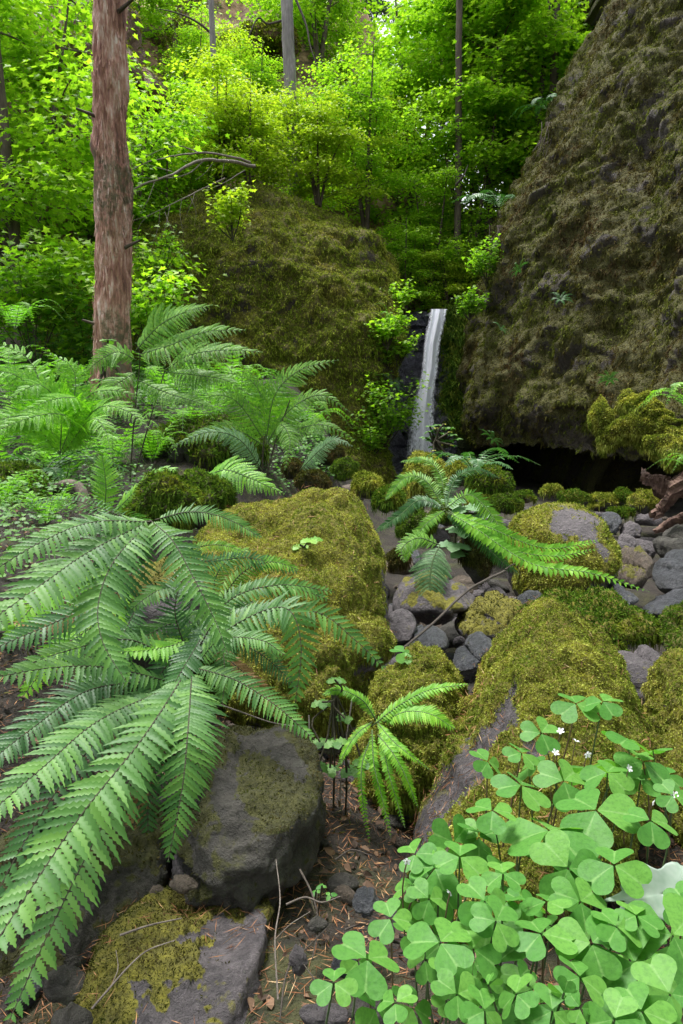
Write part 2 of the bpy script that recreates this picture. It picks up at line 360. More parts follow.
# ------------------------------------------------------------------ rocks
def displaced_rock(outline, D, thick, tilt, sub, seed, angular, rough_amt, full=.8, off=0.0, shrink=0.0):
    V, Fc = ico(sub); r_ = np.random.default_rng(seed)
    o = np.asarray(outline, float); c = (o.min(0) + o.max(0)) / 2
    ang = np.arctan2(-(o[:, 1] - c[1]), o[:, 0] - c[0]); rad = np.hypot(o[:, 0] - c[0], o[:, 1] - c[1])
    i = np.argsort(ang); ang = ang[i]; rad = rad[i]
    ang = np.concatenate([ang - 2 * math.pi, ang, ang + 2 * math.pi]); rad = np.tile(rad, 3)
    tt = np.linspace(-math.pi, math.pi, 181); rr = np.interp(tt, ang, rad); rr = np.convolve(np.concatenate([rr[-4:-1], rr, rr[1:4]]), np.ones(7) / 7, 'valid')
    U = V.copy()
    if angular > 0:
        pn = nrm(r_.normal(size=(16, 3))); pd = r_.uniform(.72, .95, 16)
        dots = U @ pn.T; k = np.where(dots > 1e-3, pd / np.maximum(dots, 1e-3), 9).min(1); k = np.minimum(k, 1.06)
        U = U * (1 + (k - 1) * angular)[:, None]
    rho = np.hypot(U[:, 0], U[:, 1]); th = np.arctan2(U[:, 1], U[:, 0]); P0 = P(c[0], c[1], 1.0) - CAM
    corr = np.ones_like(tt); S = rad.mean() / F * D; rh = np.clip(rho, 0, 1.2) ** full; amp = S * rough_amt; rr = np.maximum(rr - shrink / D * F, rr * .6); disp = None; Fo = Fc
    for it in range(4):
        rs = np.interp(th, tt, rr * corr); ax = np.cos(th) * rs * rh / F * D; by = np.sin(th) * rs * rh / F * D
        dep = D - U[:, 2] * thick + tilt * by + off
        W_ = CAM + P0 * D + ax[:, None] * RT + by[:, None] * UP + (dep - D)[:, None] * FW
        n = vnormals(W_, Fo); Fc = Fo
        if (n * (W_ - W_.mean(0))).sum() < 0: n = -n; Fc = Fo[:, ::-1]
        if disp is None: disp = fbm(W_, S * .9, 3, seed) * amp * 1.6 + fbm(W_, S * .28, 4, seed + 5) * amp * .8 + fbm(W_, S * .07, 4, seed + 9) * amp * .35
        W_ = W_ + n * disp[:, None]
        qx, qy, qd = proj(W_); ta = np.arctan2(-(qy - c[1]), qx - c[0]); tr = np.hypot(qx - c[0], qy - c[1])
        bins = np.clip(((ta + math.pi) / (2 * math.pi) * 30).astype(int), 0, 29); mx = np.array([tr[bins == k].max() if (bins == k).any() else 1 for k in range(30)])
        tc = -math.pi + (np.arange(30) + .5) * 2 * math.pi / 30; want = np.interp(tc, tt, rr); q_ = np.clip(want / mx, .5, 1.6)
        if it < 3: corr = corr * np.interp(tt, np.concatenate([[tc[-1] - 2 * math.pi], tc, [tc[0] + 2 * math.pi]]), np.concatenate([[q_[-1]], q_, [q_[0]]]))
    return W_, Fc, S
def moss_weight(V, n, amount, seed, S, updir=0.35):
    f = fbm(V, S * .6, 4, seed + 50)
    return sstep(.0, .35, n[:, 2] * 1.0 - (1 - amount * 1.55) + f * .8 + updir * 0)
BOX = []
def boulder(name, label, cat, outline, D, thick, tilt=.5, sub=5, seed=1, angular=.3, rough_amt=.09, mat='rock', moss=.7, mossmat='moss_gold',
            nblade=15000, bl=.012, bw=.003, group=None, full=.8, bare=None, puff=.012, hang=.25):
    V, Fc, S = displaced_rock(outline, D, thick, tilt, sub, seed, angular, rough_amt, full, 0.0, (puff * .9 + bl * .5) if moss > .5 else 0.0)
    n = vnormals(V, Fc); w = moss_weight(V, n, moss, seed, S) if moss > 0 else np.zeros(len(V))
    if bare is not None:                                    # bare strips that the photo shows
        qx, qy, qd = proj(V)
        for (x0, y0, w0, x1, y1, w1) in bare:
            t = np.clip(((qx - x0) * (x1 - x0) + (qy - y0) * (y1 - y0)) / ((x1 - x0) ** 2 + (y1 - y0) ** 2 + 1e-6), 0, 1)
            wd = w0 + (w1 - w0) * t; dd = np.hypot(qx - x0 - t * (x1 - x0), qy - y0 - t * (y1 - y0)) + fbm(V, S * .2, 3, 77) * wd * .8 + fbm(V, S * .05, 3, 78) * wd * .6
            w = w * sstep(wd * .6, wd * 1.25, dd)
    if moss > 0: V = V + n * (w * (puff * (.6 + 1.5 * fbm(V, S * .25, 3, seed + 3) + 1.1 * fbm(V, S * .07, 3, seed + 4))))[:, None]
    wa = np.clip(w + .36 * sstep(-.3, .5, fbm(V, S * .5, 3, seed + 88)) * (1 if moss > 0 else .7), 0, 1)
    n = vnormals(V, Fc)
    loc = np.array([V[:, 0].mean(), V[:, 1].mean(), V[:, 2].min()])
    root = empty(name, loc, label, cat, group) if nblade else None
    if not nblade:
        o = solo(name, V, Fc, M[mat], smooth=True, attr=wa); tag(o, label, cat, group); return o, V, Fc, n, w
    part(root, 'rock', V, Fc, M[mat], smooth=True, attr=wa)
    # only the side that can be seen from around the photographer needs its moss
    vis = sstep(-.35, .1, (n * nrm(CAM - V)).sum(1))
    s = scatter(V, Fc, w * vis + 1e-9, nblade, np.random.default_rng(seed))
    if s is not None and w.max() > .2:
        p, nn = s; rr = np.random.default_rng(seed + 1); k = len(p)
        d = nrm(nn * rr.uniform(.1, .9, (k, 1)) + rr.normal(size=(k, 3)) * .6)
        L = bl * rr.uniform(.35, 1.3, k)
        low = sstep(.1, -.5, nn[:, 2]) * hang * 2
        bend = np.stack([np.zeros(k), np.zeros(k), -L * (.15 + low * 3.0)], 1)
        Vb, Fb = blades(p - nn * bl * .2, d, L, bw * rr.uniform(.6, 1.5, k), bend, rr)
        part(root, 'moss', Vb, Fb, M[mossmat])
    return root, V, Fc, n, w
def ell(cx, cy, rx, ry, n=14, seed=0, j=.1):
    r_ = np.random.default_rng(seed); t = np.linspace(0, 2 * math.pi, n, endpoint=False); k = 1 + r_.uniform(-j, j, n)
    return np.stack([cx + rx * k * np.cos(t), cy + ry * k * np.sin(t)], 1)

bc = boulder('mossy_boulder', 'large central boulder under a thick yellow-green moss blanket, ferns over its left side', 'boulder',
        [(185, 560), (200, 525), (240, 500), (290, 491), (340, 487), (368, 503), (386, 545), (395, 600), (392, 660), (370, 720), (300, 760), (220, 720), (180, 640)],
        2.15, .45, 1.1, 6, 11, .35, .07, 'rock', .98, 'moss_gold', 150000, .0085, .0026, puff=.02,
        bare=[(386, 560, 7, 388, 625, 8)])
bs = boulder('mossy_boulder', 'long sloping boulder of golden moss with a bare purple-grey streak down its side', 'boulder',
        [(400, 860), (398, 835), (425, 790), (452, 735), (470, 680), (486, 642), (512, 622), (540, 614), (570, 613), (598, 620), (618, 640), (634, 668), (648, 705), (652, 760), (640, 860), (560, 930), (450, 910)],
        1.2, .26, 1.0, 6, 23, .35, .05, 'rock', .97, 'moss_gold', 140000, .0062, .0018, puff=.013,
        bare=[(518, 686, 5, 498, 726, 15), (498, 726, 15, 465, 772, 23), (465, 772, 23, 415, 835, 36), (532, 748, 14, 550, 742, 8), (460, 650, 3, 452, 680, 4)])
boulder('mossy_boulder', 'golden mossy boulder cut off by the right edge of the photo, beside the sorrel', 'boulder',
        [(640, 740), (646, 706), (662, 680), (690, 664), (760, 670), (790, 740), (770, 830), (700, 850), (655, 820)],
        1.2, .22, .8, 6, 31, .3, .06, 'rock', .95, 'moss_gold', 55000, .0062, .0017)
boulder('mossy_boulder', 'upright mossy boulder with small drooping ferns on its front, left of the long sloping boulder', 'boulder',
        [(362, 720), (372, 680), (395, 655), (425, 643), (452, 652), (468, 685), (462, 740), (448, 800), (410, 840), (370, 820)],
        1.46, .15, .5, 6, 37, .4, .09, 'rock', .86, 'moss_gold', 52000, .0072, .002)
boulder('mossy_boulder', 'rounded grey boulder half covered by olive moss, behind the long bright fern frond', 'boulder',
        [(505, 540), (512, 515), (540, 504), (585, 506), (610, 528), (621, 560), (612, 590), (570, 610), (520, 605)],
        4.1, .5, .4, 5, 41, .2, .05, 'rock', .8, 'moss_gold', 16000, .02, .006, puff=.01, bare=[(562, 520, 16, 590, 530, 15), (600, 545, 6, 606, 560, 4)])
boulder('mossy_boulder', 'low flat stone carpeted with green moss, directly behind the long sloping boulder', 'boulder',
        [(505, 612), (530, 600), (580, 595), (625, 600), (655, 615), (664, 635), (640, 648), (560, 650), (510, 635)],
        2.7, .22, 1.2, 5, 43, .2, .08, 'rock', .95, 'moss_green', 22000, .022, .005, puff=.03)
boulder('mossy_boulder', 'knobbly mossy stone at the right edge above the log-shaped grey rock', 'boulder',
        [(655, 640), (662, 610), (690, 600), (730, 610), (740, 650), (700, 668)], 2.5, .2, .6, 5, 47, .4, .1, 'rock_tan', .7, 'moss_green', 7000, .018, .004)
boulder('mossy_boulder', 'domed mossy rock directly below the waterfall', 'boulder', ell(424, 482, 24, 33, seed=2), 6.6, .35, .4, 5, 51, .1, .06, 'rock', .95, 'moss_gold', 12000, .035, .009, puff=.03)
boulder('mossy_boulder', 'pale gold mossy lump between the domed rock and the wide mossy stone', 'boulder', ell(460, 472, 20, 15, seed=3), 6.3, .25, .4, 4, 53, .1, .08, 'rock', .95, 'moss_gold', 7000, .035, .009)
boulder('mossy_boulder', 'wide mossy stone with dark shaggy sides in front of the cave', 'boulder', ell(487, 487, 26, 25, seed=4), 6.0, .3, .4, 5, 55, .2, .08, 'rock_dark', .85, 'moss_green', 9000, .035, .009, puff=.03)
boulder('mossy_boulder', 'rounded moss cushion behind the top right corner of the large central boulder', 'boulder', ell(366, 487, 17, 17, seed=5), 4.6, .2, .4, 4, 57, .1, .06, 'rock', .95, 'moss_gold', 6000, .028, .007)
boulder('mossy_boulder', 'smaller dull moss cushion left of the domed rock below the waterfall', 'boulder', ell(388, 500, 18, 16, seed=6), 4.4, .2, .4, 4, 59, .1, .06, 'rock', .95, 'moss_green', 6000, .028, .007)
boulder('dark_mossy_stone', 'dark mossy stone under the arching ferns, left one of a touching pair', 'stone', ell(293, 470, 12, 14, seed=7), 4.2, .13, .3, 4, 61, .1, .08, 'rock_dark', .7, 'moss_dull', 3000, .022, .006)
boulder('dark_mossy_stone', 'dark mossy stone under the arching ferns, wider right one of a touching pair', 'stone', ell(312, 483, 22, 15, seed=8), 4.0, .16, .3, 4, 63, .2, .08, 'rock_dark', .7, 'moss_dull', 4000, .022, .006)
far_m = [(488, 507, 20, 13, 5.4, 'low gold mossy stone just above the rounded grey boulder'), (520, 498, 15, 8, 6.4, 'tan and green flat stone, first of the row before the cave'),
         (552, 491, 12, 8, 7.6, 'small mossy stone at the left of the row before the cave'), (574, 499, 17, 11, 7.0, 'rounded yellow-green stone in the row before the cave'),
         (603, 503, 16, 11, 7.2, 'lumpy green stone in the middle of the row before the cave'), (622, 498, 12, 10, 7.6, 'dark green stone near the right end of the row before the cave'),
         (646, 501, 20, 13, 6.8, 'broad mossy stone beside the broken reddish wood'), (620, 514, 14, 8, 6.6, 'small green stone above the blue-grey cobbles')]
for i, (x, y, a, b, d, lab) in enumerate(far_m):
    boulder('mossy_stone', lab, 'stone', ell(x, y, a * 1.15, b * 1.0, seed=20 + i, j=.2), d, a / F * d * .9, .4, 4, 71 + i, .35, .12, 'rock_tan' if i == 1 else 'rock', .72, 'moss_green' if i % 2 else 'moss_gold', 4000, .03, .008,
            group='mossy stones in front of the cave')
boulder('mossy_hump', 'brown mossy hump with twigs at the left edge below the fern mound', 'bank', [(-60, 520), (-40, 480), (0, 462), (40, 466), (66, 485), (72, 515), (40, 545), (-30, 550)], 3.2, .35, .6, 5, 141, .3, .12, 'rock_dark', .9, 'moss_green', 22000, .028, .006, puff=.03)
boulder('mossy_hump', 'dull mossy hump under the fern stalks left of the central boulder', 'bank', [(120, 520), (135, 485), (170, 470), (215, 474), (240, 492), (230, 520), (180, 535)], 3.0, .3, .6, 5, 142, .3, .1, 'rock_dark', .9, 'moss_green', 20000, .026, .006, puff=.03)
boulder('mossy_hump', 'mossy earth hump between the reddish trunk and the airy fern clump', 'bank', [(130, 450), (160, 425), (210, 415), (260, 425), (270, 460), (200, 480)], 5.0, .5, .6, 5, 143, .3, .1, 'rock_dark', .9, 'moss_green', 9000, .05, .01, puff=.04)
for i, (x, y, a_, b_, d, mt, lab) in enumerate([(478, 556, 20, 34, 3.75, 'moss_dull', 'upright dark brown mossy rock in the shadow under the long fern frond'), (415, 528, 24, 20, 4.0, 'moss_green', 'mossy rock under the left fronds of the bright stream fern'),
        (398, 560, 14, 12, 3.7, 'moss_dull', 'dull mossy stone between the central boulder and the pale drooping frond'), (448, 515, 20, 16, 4.6, 'moss_green', 'mossy hump at the root of the bright stream fern'),
        (505, 505, 20, 12, 5.0, 'moss_green', 'green moss cushion left above the rounded grey boulder'), (345, 470, 16, 14, 5.6, 'moss_green', 'green mossy stone further back above the large central boulder'), (330, 455, 16, 14, 6.6, 'moss_dull', 'dull mossy stone at the foot of the left rock wall')]):
    boulder('mossy_stone', lab, 'stone', ell(x, y, a_, b_, seed=80 + i, j=.15), d, a_ / F * d * .9, .4, 4, 171 + i, .3, .1, 'rock_dark', .85, mt, 9000, .018, .005, puff=.02)
# dark rocks in the near cleft
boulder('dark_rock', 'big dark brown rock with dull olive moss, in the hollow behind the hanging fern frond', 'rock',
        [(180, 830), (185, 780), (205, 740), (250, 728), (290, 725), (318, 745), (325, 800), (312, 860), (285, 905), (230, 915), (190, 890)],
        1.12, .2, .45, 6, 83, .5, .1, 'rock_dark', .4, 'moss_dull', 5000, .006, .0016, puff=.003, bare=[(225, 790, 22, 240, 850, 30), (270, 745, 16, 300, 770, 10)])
flat_r = boulder('flat_rock', 'broad grey rock with mossy rim and scattered needles at the bottom of the photo', 'rock',
        [(78, 985), (95, 945), (130, 912), (190, 896), (245, 898), (272, 925), (282, 980), (284, 1060), (240, 1110), (140, 1110), (75, 1050)],
        .83, .14, .9, 6, 89, .3, .05, 'rock', .74, 'moss_dull', 14000, .005, .0014, puff=.003,
        bare=[(238, 955, 30, 240, 1015, 40), (180, 990, 14, 190, 1045, 30), (135, 985, 10, 150, 1020, 16), (255, 915, 10, 262, 940, 22), (180, 940, 5, 220, 925, 9)])
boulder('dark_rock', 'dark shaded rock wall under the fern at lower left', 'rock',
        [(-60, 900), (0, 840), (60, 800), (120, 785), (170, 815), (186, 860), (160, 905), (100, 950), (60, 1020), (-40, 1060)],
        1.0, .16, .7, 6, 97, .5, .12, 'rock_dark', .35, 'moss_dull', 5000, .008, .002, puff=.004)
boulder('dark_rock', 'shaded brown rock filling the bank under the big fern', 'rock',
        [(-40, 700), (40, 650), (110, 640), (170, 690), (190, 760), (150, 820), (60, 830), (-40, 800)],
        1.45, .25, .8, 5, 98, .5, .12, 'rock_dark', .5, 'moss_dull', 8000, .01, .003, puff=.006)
boulder('dark_rock', 'purple-grey rock glimpsed through the fern fronds on the bank', 'rock',
        [(95, 640), (110, 590), (150, 565), (200, 575), (215, 610), (200, 660), (150, 680)], 1.62, .18, .8, 5, 99, .6, .1, 'rock', .25, 'moss_dull', 1500, .01, .003)
small = [(190, 870, 19, 23, 1.0, 'rock', 'grey-brown rounded stone wedged above the bottom rock'), (183, 884, 14, 9, .93, 'rock_tan', 'small olive-brown egg-shaped stone wedged above the bottom rock'),
         (157, 893, 8, 8, .95, 'rock_tan', 'small brown pebble left of the egg-shaped stone'), (143, 892, 7, 6, .97, 'rock_blue', 'tiny grey pebble beside the brown pebble'),
         (155, 833, 10, 9, 1.15, 'rock_tan', 'pinkish pebble in the dark gap behind the fern'), (66, 985, 22, 18, .8, 'rock_dark', 'dark angular stone at lower left under the fern tip'),
         (366, 902, 13, 15, .85, 'rock_blue', 'blue-grey stone on the needle litter left of the sorrel'), (72, 1020, 20, 14, .74, 'rock_dark', 'dark stone at the bottom left edge beside the flat rock'),
         (325, 1015, 26, 12, .68, 'rock', 'grey stone at the bottom edge below the sorrel'), (372, 1010, 22, 14, .66, 'rock_dark', 'dark broken stone under the sorrel at the bottom edge'),
         (298, 960, 9, 16, .76, 'rock', 'narrow grey stone between the flat rock and the sorrel'), (318, 925, 10, 8, .84, 'rock_dark', 'small dark stone in the needle litter')]
for i, (x, y, a, b, d, mt, lab) in enumerate(small):
    boulder('small_stone', lab, 'stone', ell(x, y, a, b, seed=40 + i, j=.15), d, min(a, b) / F * d, .3, 4, 101 + i, .6, .09, mt, 0, nblade=0)
# stream-bed rocks
stream = [([(392, 612), (398, 585), (415, 572), (450, 580), (472, 592), (480, 606), (455, 615), (420, 622)], 3.2, .3, 'rock', 'long purple-grey rock under the pale drooping fern frond'),
          ([(455, 632), (462, 612), (480, 600), (505, 598), (528, 612), (520, 628), (490, 638)], 2.9, .28, 'rock', 'large grey rock with mossy top between the two golden boulders'),
          ([(398, 650), (408, 636), (428, 626), (440, 628), (450, 645), (430, 655)], 2.5, .15, 'rock_blue', 'pointed slate-grey rock behind the upright mossy boulder'),
          ([(452, 665), (465, 648), (482, 633), (492, 640), (488, 662), (470, 672)], 2.3, .14, 'rock_blue', 'blue-grey block leaning on the sloping boulder'),
          ([(392, 645), (392, 612), (402, 608), (414, 630), (410, 645)], 2.6, .15, 'rock', 'tall dark slab against the right side of the central boulder'),
          ([(505, 608), (520, 595), (545, 597), (560, 610), (530, 618)], 3.1, .2, 'rock_blue', 'grey stone touching the left of the flat green stone'),
          ([(480, 598), (488, 588), (503, 590), (508, 602), (492, 606)], 3.6, .12, 'rock', 'small round grey stone in the shadow under the fern'),
          ([(652, 580), (655, 562), (672, 553), (700, 556), (715, 575), (700, 592), (665, 594)], 4.3, .2, 'rock_blue', 'round dark blue-grey boulder at the right edge'),
          ([(612, 578), (620, 560), (634, 548), (646, 552), (652, 570), (645, 585), (625, 588)], 4.1, .2, 'rock_tan', 'tan pointed rock left of the round dark boulder'),
          ([(640, 610), (655, 598), (680, 596), (720, 604), (700, 622), (650, 620)], 3.7, .25, 'rock_blue', 'wet slate-grey slab at the right edge below the round boulder'),
          ([(590, 600), (602, 588), (625, 590), (640, 600), (620, 606)], 3.6, .2, 'rock_blue', 'grey slab under the tip of the bright fern frond'),
          ([(590, 668), (605, 652), (640, 652), (670, 662), (720, 672), (720, 700), (660, 696), (610, 690)], 2.0, .15, 'rock', 'log-shaped grey-brown rock above the right edge boulder'),
          ([(598, 527), (600, 516), (612, 512), (622, 520), (618, 530)], 5.6, .12, 'rock_blue', 'blue-grey cobble right of the rounded boulder'),
          ([(620, 535), (622, 526), (634, 522), (642, 530), (634, 540)], 5.5, .1, 'rock', 'small grey cobble below the mossy row'),
          ([(616, 552), (618, 538), (628, 534), (636, 545), (630, 556)], 5.0, .12, 'rock', 'grey cobble above the tan pointed rock'),
          ([(655, 551), (652, 540), (668, 534), (700, 540), (690, 552)], 4.9, .2, 'rock_dark', 'flat dark stone behind the round dark boulder'),
          ([(640, 556), (638, 545), (650, 541), (657, 550)], 5.2, .1, 'rock', 'small angular stone beneath the driftwood')]
for i, (ol, d, th, mt, lab) in enumerate(stream):
    boulder('stream_rock', lab, 'rock', ol, d, th, .6, 5, 131 + i, .75, .07, mt, .5 if i == 1 else (.15 if i in (0, 8) else 0), 'moss_dull', 1500 if i == 1 else 0, .015, .004, full=.85)
# small cobbles filling the bed: a few shapes, copied
protos = []
for i in range(5):
    V, Fc, S = displaced_rock(ell(341, 512, 50, 36 + 4 * i, seed=60 + i, j=.14), 1.0, .055, 0, 3, 160 + i, .6, .08)
    V = V - V.mean(0)
    protos.append(make_mesh('cobble', V, Fc, M[['rock', 'rock_blue', 'rock_dark', 'rock', 'rock_tan'][i]], True, np.zeros(len(V))))
rc = random.Random(5)
for k in range(330):
    if k >= 230: y = rc.uniform(2.3, 4.6); x = .15 + rc.uniform(-.25, 1.0) * (.4 + .12 * y)
    elif k < 150: y = rc.uniform(2.6, 8.5); x = np.interp(y, [2.6, 4, 6, 8.5], [.5, 1.1, 1.9, 1.6]) + rc.gauss(0, 1) * (.35 + .07 * y)
    else: y = rc.uniform(.75, 1.7); x = rc.uniform(-.5, .25)
    s = rc.uniform(.6, 2.2) if k < 150 else (rc.uniform(.35, 1.5) if k >= 230 else rc.uniform(.15, .45))
    o = bpy.data.objects.new('cobble', protos[rc.randrange(5)]); COL.objects.link(o)
    o.location = (x, y, hz(x, y) + .01 * s); o.scale = (s, s * rc.uniform(.8, 1.1), s * rc.uniform(.6, .9)); o.rotation_euler = (rc.uniform(-.4, .4), rc.uniform(-.4, .4), rc.uniform(0, 6.28))
    if k < 150 or k >= 230: tag(o, 'loose grey cobble lying among others in the stream bed', 'stone', 'loose cobbles in the stream bed')
    else: tag(o, 'tiny pebble lying on the dark soil between the nearest rocks', 'pebble', 'pebbles between the nearest rocks')

# ------------------------------------------------------------------ cliffs
def smooth_interp(xs, ys, x):
    t = np.linspace(min(xs) - 40, max(xs) + 40, 800); v = np.interp(t, xs, ys); k = np.ones(21) / 21
    v = np.convolve(np.pad(v, 10, mode='edge'), k, 'valid'); return np.interp(x, t, v)
def cliff_mesh(PX, PY, D, back_rows, amp, seed, side=None, under=None):
    """front surface from arrays (nu,nv); back_rows: list of metres to go back (and up) behind the top edge"""
    G = P(PX, PY, D)
    rows = [G[:, k] for k in range(G.shape[1])]
    if under is not None: rows = [rows[0] + np.array(o) for o in under] + rows
    for (b, u) in back_rows: rows.append(G[:, -1] + np.array([0, b, u]))
    G = np.stack(rows, 1)
    if side is not None: G = np.concatenate([np.stack([G[0] + np.array(s_) for s_ in side], 0), G], 0)
    nu, nv = G.shape[:2]
    Fc = grid_faces(nu, nv)
    V = G.reshape(-1, 3); n = vnormals(V, Fc)
    if (n * (CAM - V)).sum() < 0: Fc = Fc[:, ::-1]; n = -n
    Q = V * np.array([1, 1, 1.0])
    Qs = Q + fbm(Q, .8, 2, seed + 40)[:, None] * .25; d1 = fbm(Q, 1.3, 3, seed) * .34; sw = (Qs[:, 2] * 1.0 + Qs[:, 0] * .45) / .55 + fbm(Q, 1.1, 3, seed + 21) * 1.6; d2 = fbm(Qs, .45, 3, seed + 7) * .12 + (np.abs((sw % 1.0) - .3) * -.09); d3 = fbm(Q, .14, 4, seed + 9) * .10
    rd = -np.abs(fbm(Q + fbm(Q, 1, 2, 5)[:, None] * .5, 1.4, 3, seed + 13)) * .2
    V = V + n * ((d1 + d2 + d3 + rd) * amp)[:, None]
    return V, Fc, vnormals(V, Fc), nu, nv
def cliff_moss(root, V, Fc, n, seed, count, bl, bw, mat, wfun):
    vis = sstep(-.3, .2, (n * nrm(CAM - V)).sum(1)); rr = np.random.default_rng(seed)
    w = wfun * vis
    # clumped: pick tuft centres, then hang several strands from each
    p, nn = scatter(V, Fc, w + 1e-9, count // 9, rr)
    if nn[:, 1].mean() > 0: nn = -nn
    k = 9; p = np.repeat(p, k, 0); nn = np.repeat(nn, k, 0)
    p = p + rr.normal(size=p.shape) * bl * .35
    L = np.repeat(bl * rr.uniform(.35, 1.4, count // 9) ** 1.3, k) * rr.uniform(.7, 1.2, len(p))
    d = nrm(nn * .55 + rr.normal(size=p.shape) * .5 + np.array([0, 0, -.35]))
    bend = np.stack([np.zeros(len(p)), np.zeros(len(p)), -L * .55], 1)
    Vb, Fb = blades(p, d, L, bw * rr.uniform(.6, 1.5, len(p)), bend, rr)
    return part(root, 'moss', Vb, Fb, mat)

# right cliff
nu, nv = 300, 250
yv = np.linspace(0, 1, nv)
ey = [-160, 0, 40, 90, 140, 190, 230, 290, 330, 400, 460, 500]
ex = [680, 612, 590, 560, 538, 508, 487, 468, 463, 460, 466, 472]
lipx = [440, 480, 520, 560, 600, 640, 683, 760, 1100]; lipy = [462, 448, 444, 449, 456, 462, 470, 485, 520]
PXr = np.zeros((nu, nv)); PYr = np.zeros((nu, nv))
for j in range(nv):
    t = yv[j]
    xr = 1150
    for it in range(3):
        lip = smooth_interp(lipx, lipy, PXr[:, j] if it else np.linspace(460, xr, nu))
        py = lip + (-170 - lip) * t
        xl = np.interp(py[0], ey, ex)
        PXr[:, j] = xl + (xr - xl) * np.linspace(0, 1, nu) ** 1.15
    PYr[:, j] = py
u01 = np.linspace(0, 1, nu)[:, None]
Dr = 11.6 - 4.6 * np.clip((PXr - 455) / 230, 0, 1.6) ** .8 + (450 - PYr) / 450 * 2.6 + 1.1 * (1 - sstep(0, .05, u01)) + .6 * (1 - sstep(0, .08, yv[None, :]))
Dr = np.maximum(Dr, 4.2)
V, Fc, n, a, b = cliff_mesh(PXr, PYr, Dr, [(.3, .05), (.8, .1), (2, .1), (5, 0)], .9, 201,
    side=[(.6, 6, -.5), (.5, 4, 0), (.3, 2, 0), (.15, 1, 0), (.05, .4, 0)], under=[(0, 5.5, -3.5), (0, 5.5, -.9), (0, 4.5, .1), (0, 3, .35), (0, 1.5, .3), (0, .6, .15), (0, .2, .04)])
rc_root = empty('mossy_cliff', (4, 9, 0), 'huge brown-green moss-draped cliff filling the right side, undercut by a dark cave', 'cliff')
wv = .3 + .7 * sstep(-.2, .25, fbm(V, .4, 4, 301) * 1.1 + n[:, 2] * .8 + .1)
part(rc_root, 'rock_face', V, Fc, M['cliff'], True, wv)
gz = sstep(.55, .95, V[:, 2])  # nothing grows under the overhang
cliff_moss(rc_root, V, Fc, n, 5, 460000, .042, .012, M['moss_cliff'], wv * gz)
RCL = (V, Fc, n, wv * gz)

# left cliff
nu, nv = 260, 190
xs = np.linspace(40, 396, nu)
tx = [40, 90, 130, 175, 215, 250, 290, 320, 350, 375, 395, 410, 424]; ty = [250, 225, 205, 192, 184, 182, 192, 202, 213, 232, 262, 300, 318]
tp = smooth_interp(tx, ty, xs)
t = np.linspace(0, 1, nv)
PYl = 500 + (tp[:, None] - 500) * t[None, :]; PXl = np.repeat(xs[:, None], nv, 1)
edge_ = sstep(355, 424, PXl)
Dl = 10.2 + 1.0 * t[None, :] ** 1.5 + 1.5 * t[None, :] ** 10 + 1.6 * edge_ ** 2 + .8 * sstep(170, 60, PXl)
V, Fc, n, a, b = cliff_mesh(PXl, PYl, Dl, [(.4, .0), (1.2, -.1), (3, -.6), (5, -1.5)], .85, 251)
# close the gully side
lc_root = empty('mossy_cliff', (-1, 11, 1), 'rounded mossy rock wall left of the waterfall with shrubs along its top', 'cliff')
wv = .35 + .65 * sstep(-.2, .2, fbm(V, .4, 4, 311) * 1.1 + n[:, 2] * .8 + .15)
part(lc_root, 'rock_face', V, Fc, M['cliff_warm'], True, wv)
cliff_moss(lc_root, V, Fc, n, 6, 330000, .042, .012, M['moss_cliff_warm'], wv)
LCL = (V, Fc, n, wv)

# wet rock behind the fall
nu, nv = 150, 170
PXw = np.repeat(np.linspace(385, 482, nu)[:, None], nv, 1); PYw = np.repeat(np.linspace(500, 309, nv)[None], nu, 0)
rim = np.interp(PXw[:, 0], [385, 410, 428, 434, 446, 452, 482], [316, 313, 310, 312, 312, 307, 296])
PYw = 500 + (rim[:, None] - 500) * np.linspace(0, 1, nv)[None]
Dw = 12.1 + .9 * np.linspace(0, 1, nv)[None] ** 1.2 + .25 * np.floor(np.linspace(0, 7, nv) + .4 * np.sin(PXw / 9))[...] * .35
V, Fc, n, a, b = cliff_mesh(PXw, PYw, Dw, [(.3, .02), (1, 0), (4, .2)], .42, 271)
st = np.round(V[:, 2] / .16 + fbm(V, .5, 2, 9) * 1.5); V[:, 1] += (_h(st.astype(int), (V[:, 0] / .22 + fbm(V, .3, 2, 4) * 1.5).astype(int), 0 * st.astype(int), 3) - .5) * .16
wr = empty('wet_rock_wall', (1.4, 12.5, 0), 'dark wet rock wall directly behind the waterfall', 'rock wall')
wv = sstep(1.85, 2.15, V[:, 0] / 1.0 + fbm(V, .4, 3, 8) * .3) 
part(wr, 'rock_face', V, Fc, M['wet_rock'], False, np.clip(wv, 0, 1))
cliff_moss(wr, V, Fc, n, 8, 24000, .16, .02, M['moss_green'], np.clip(wv, 0, 1) * sstep(.6, 1.6, V[:, 2]))

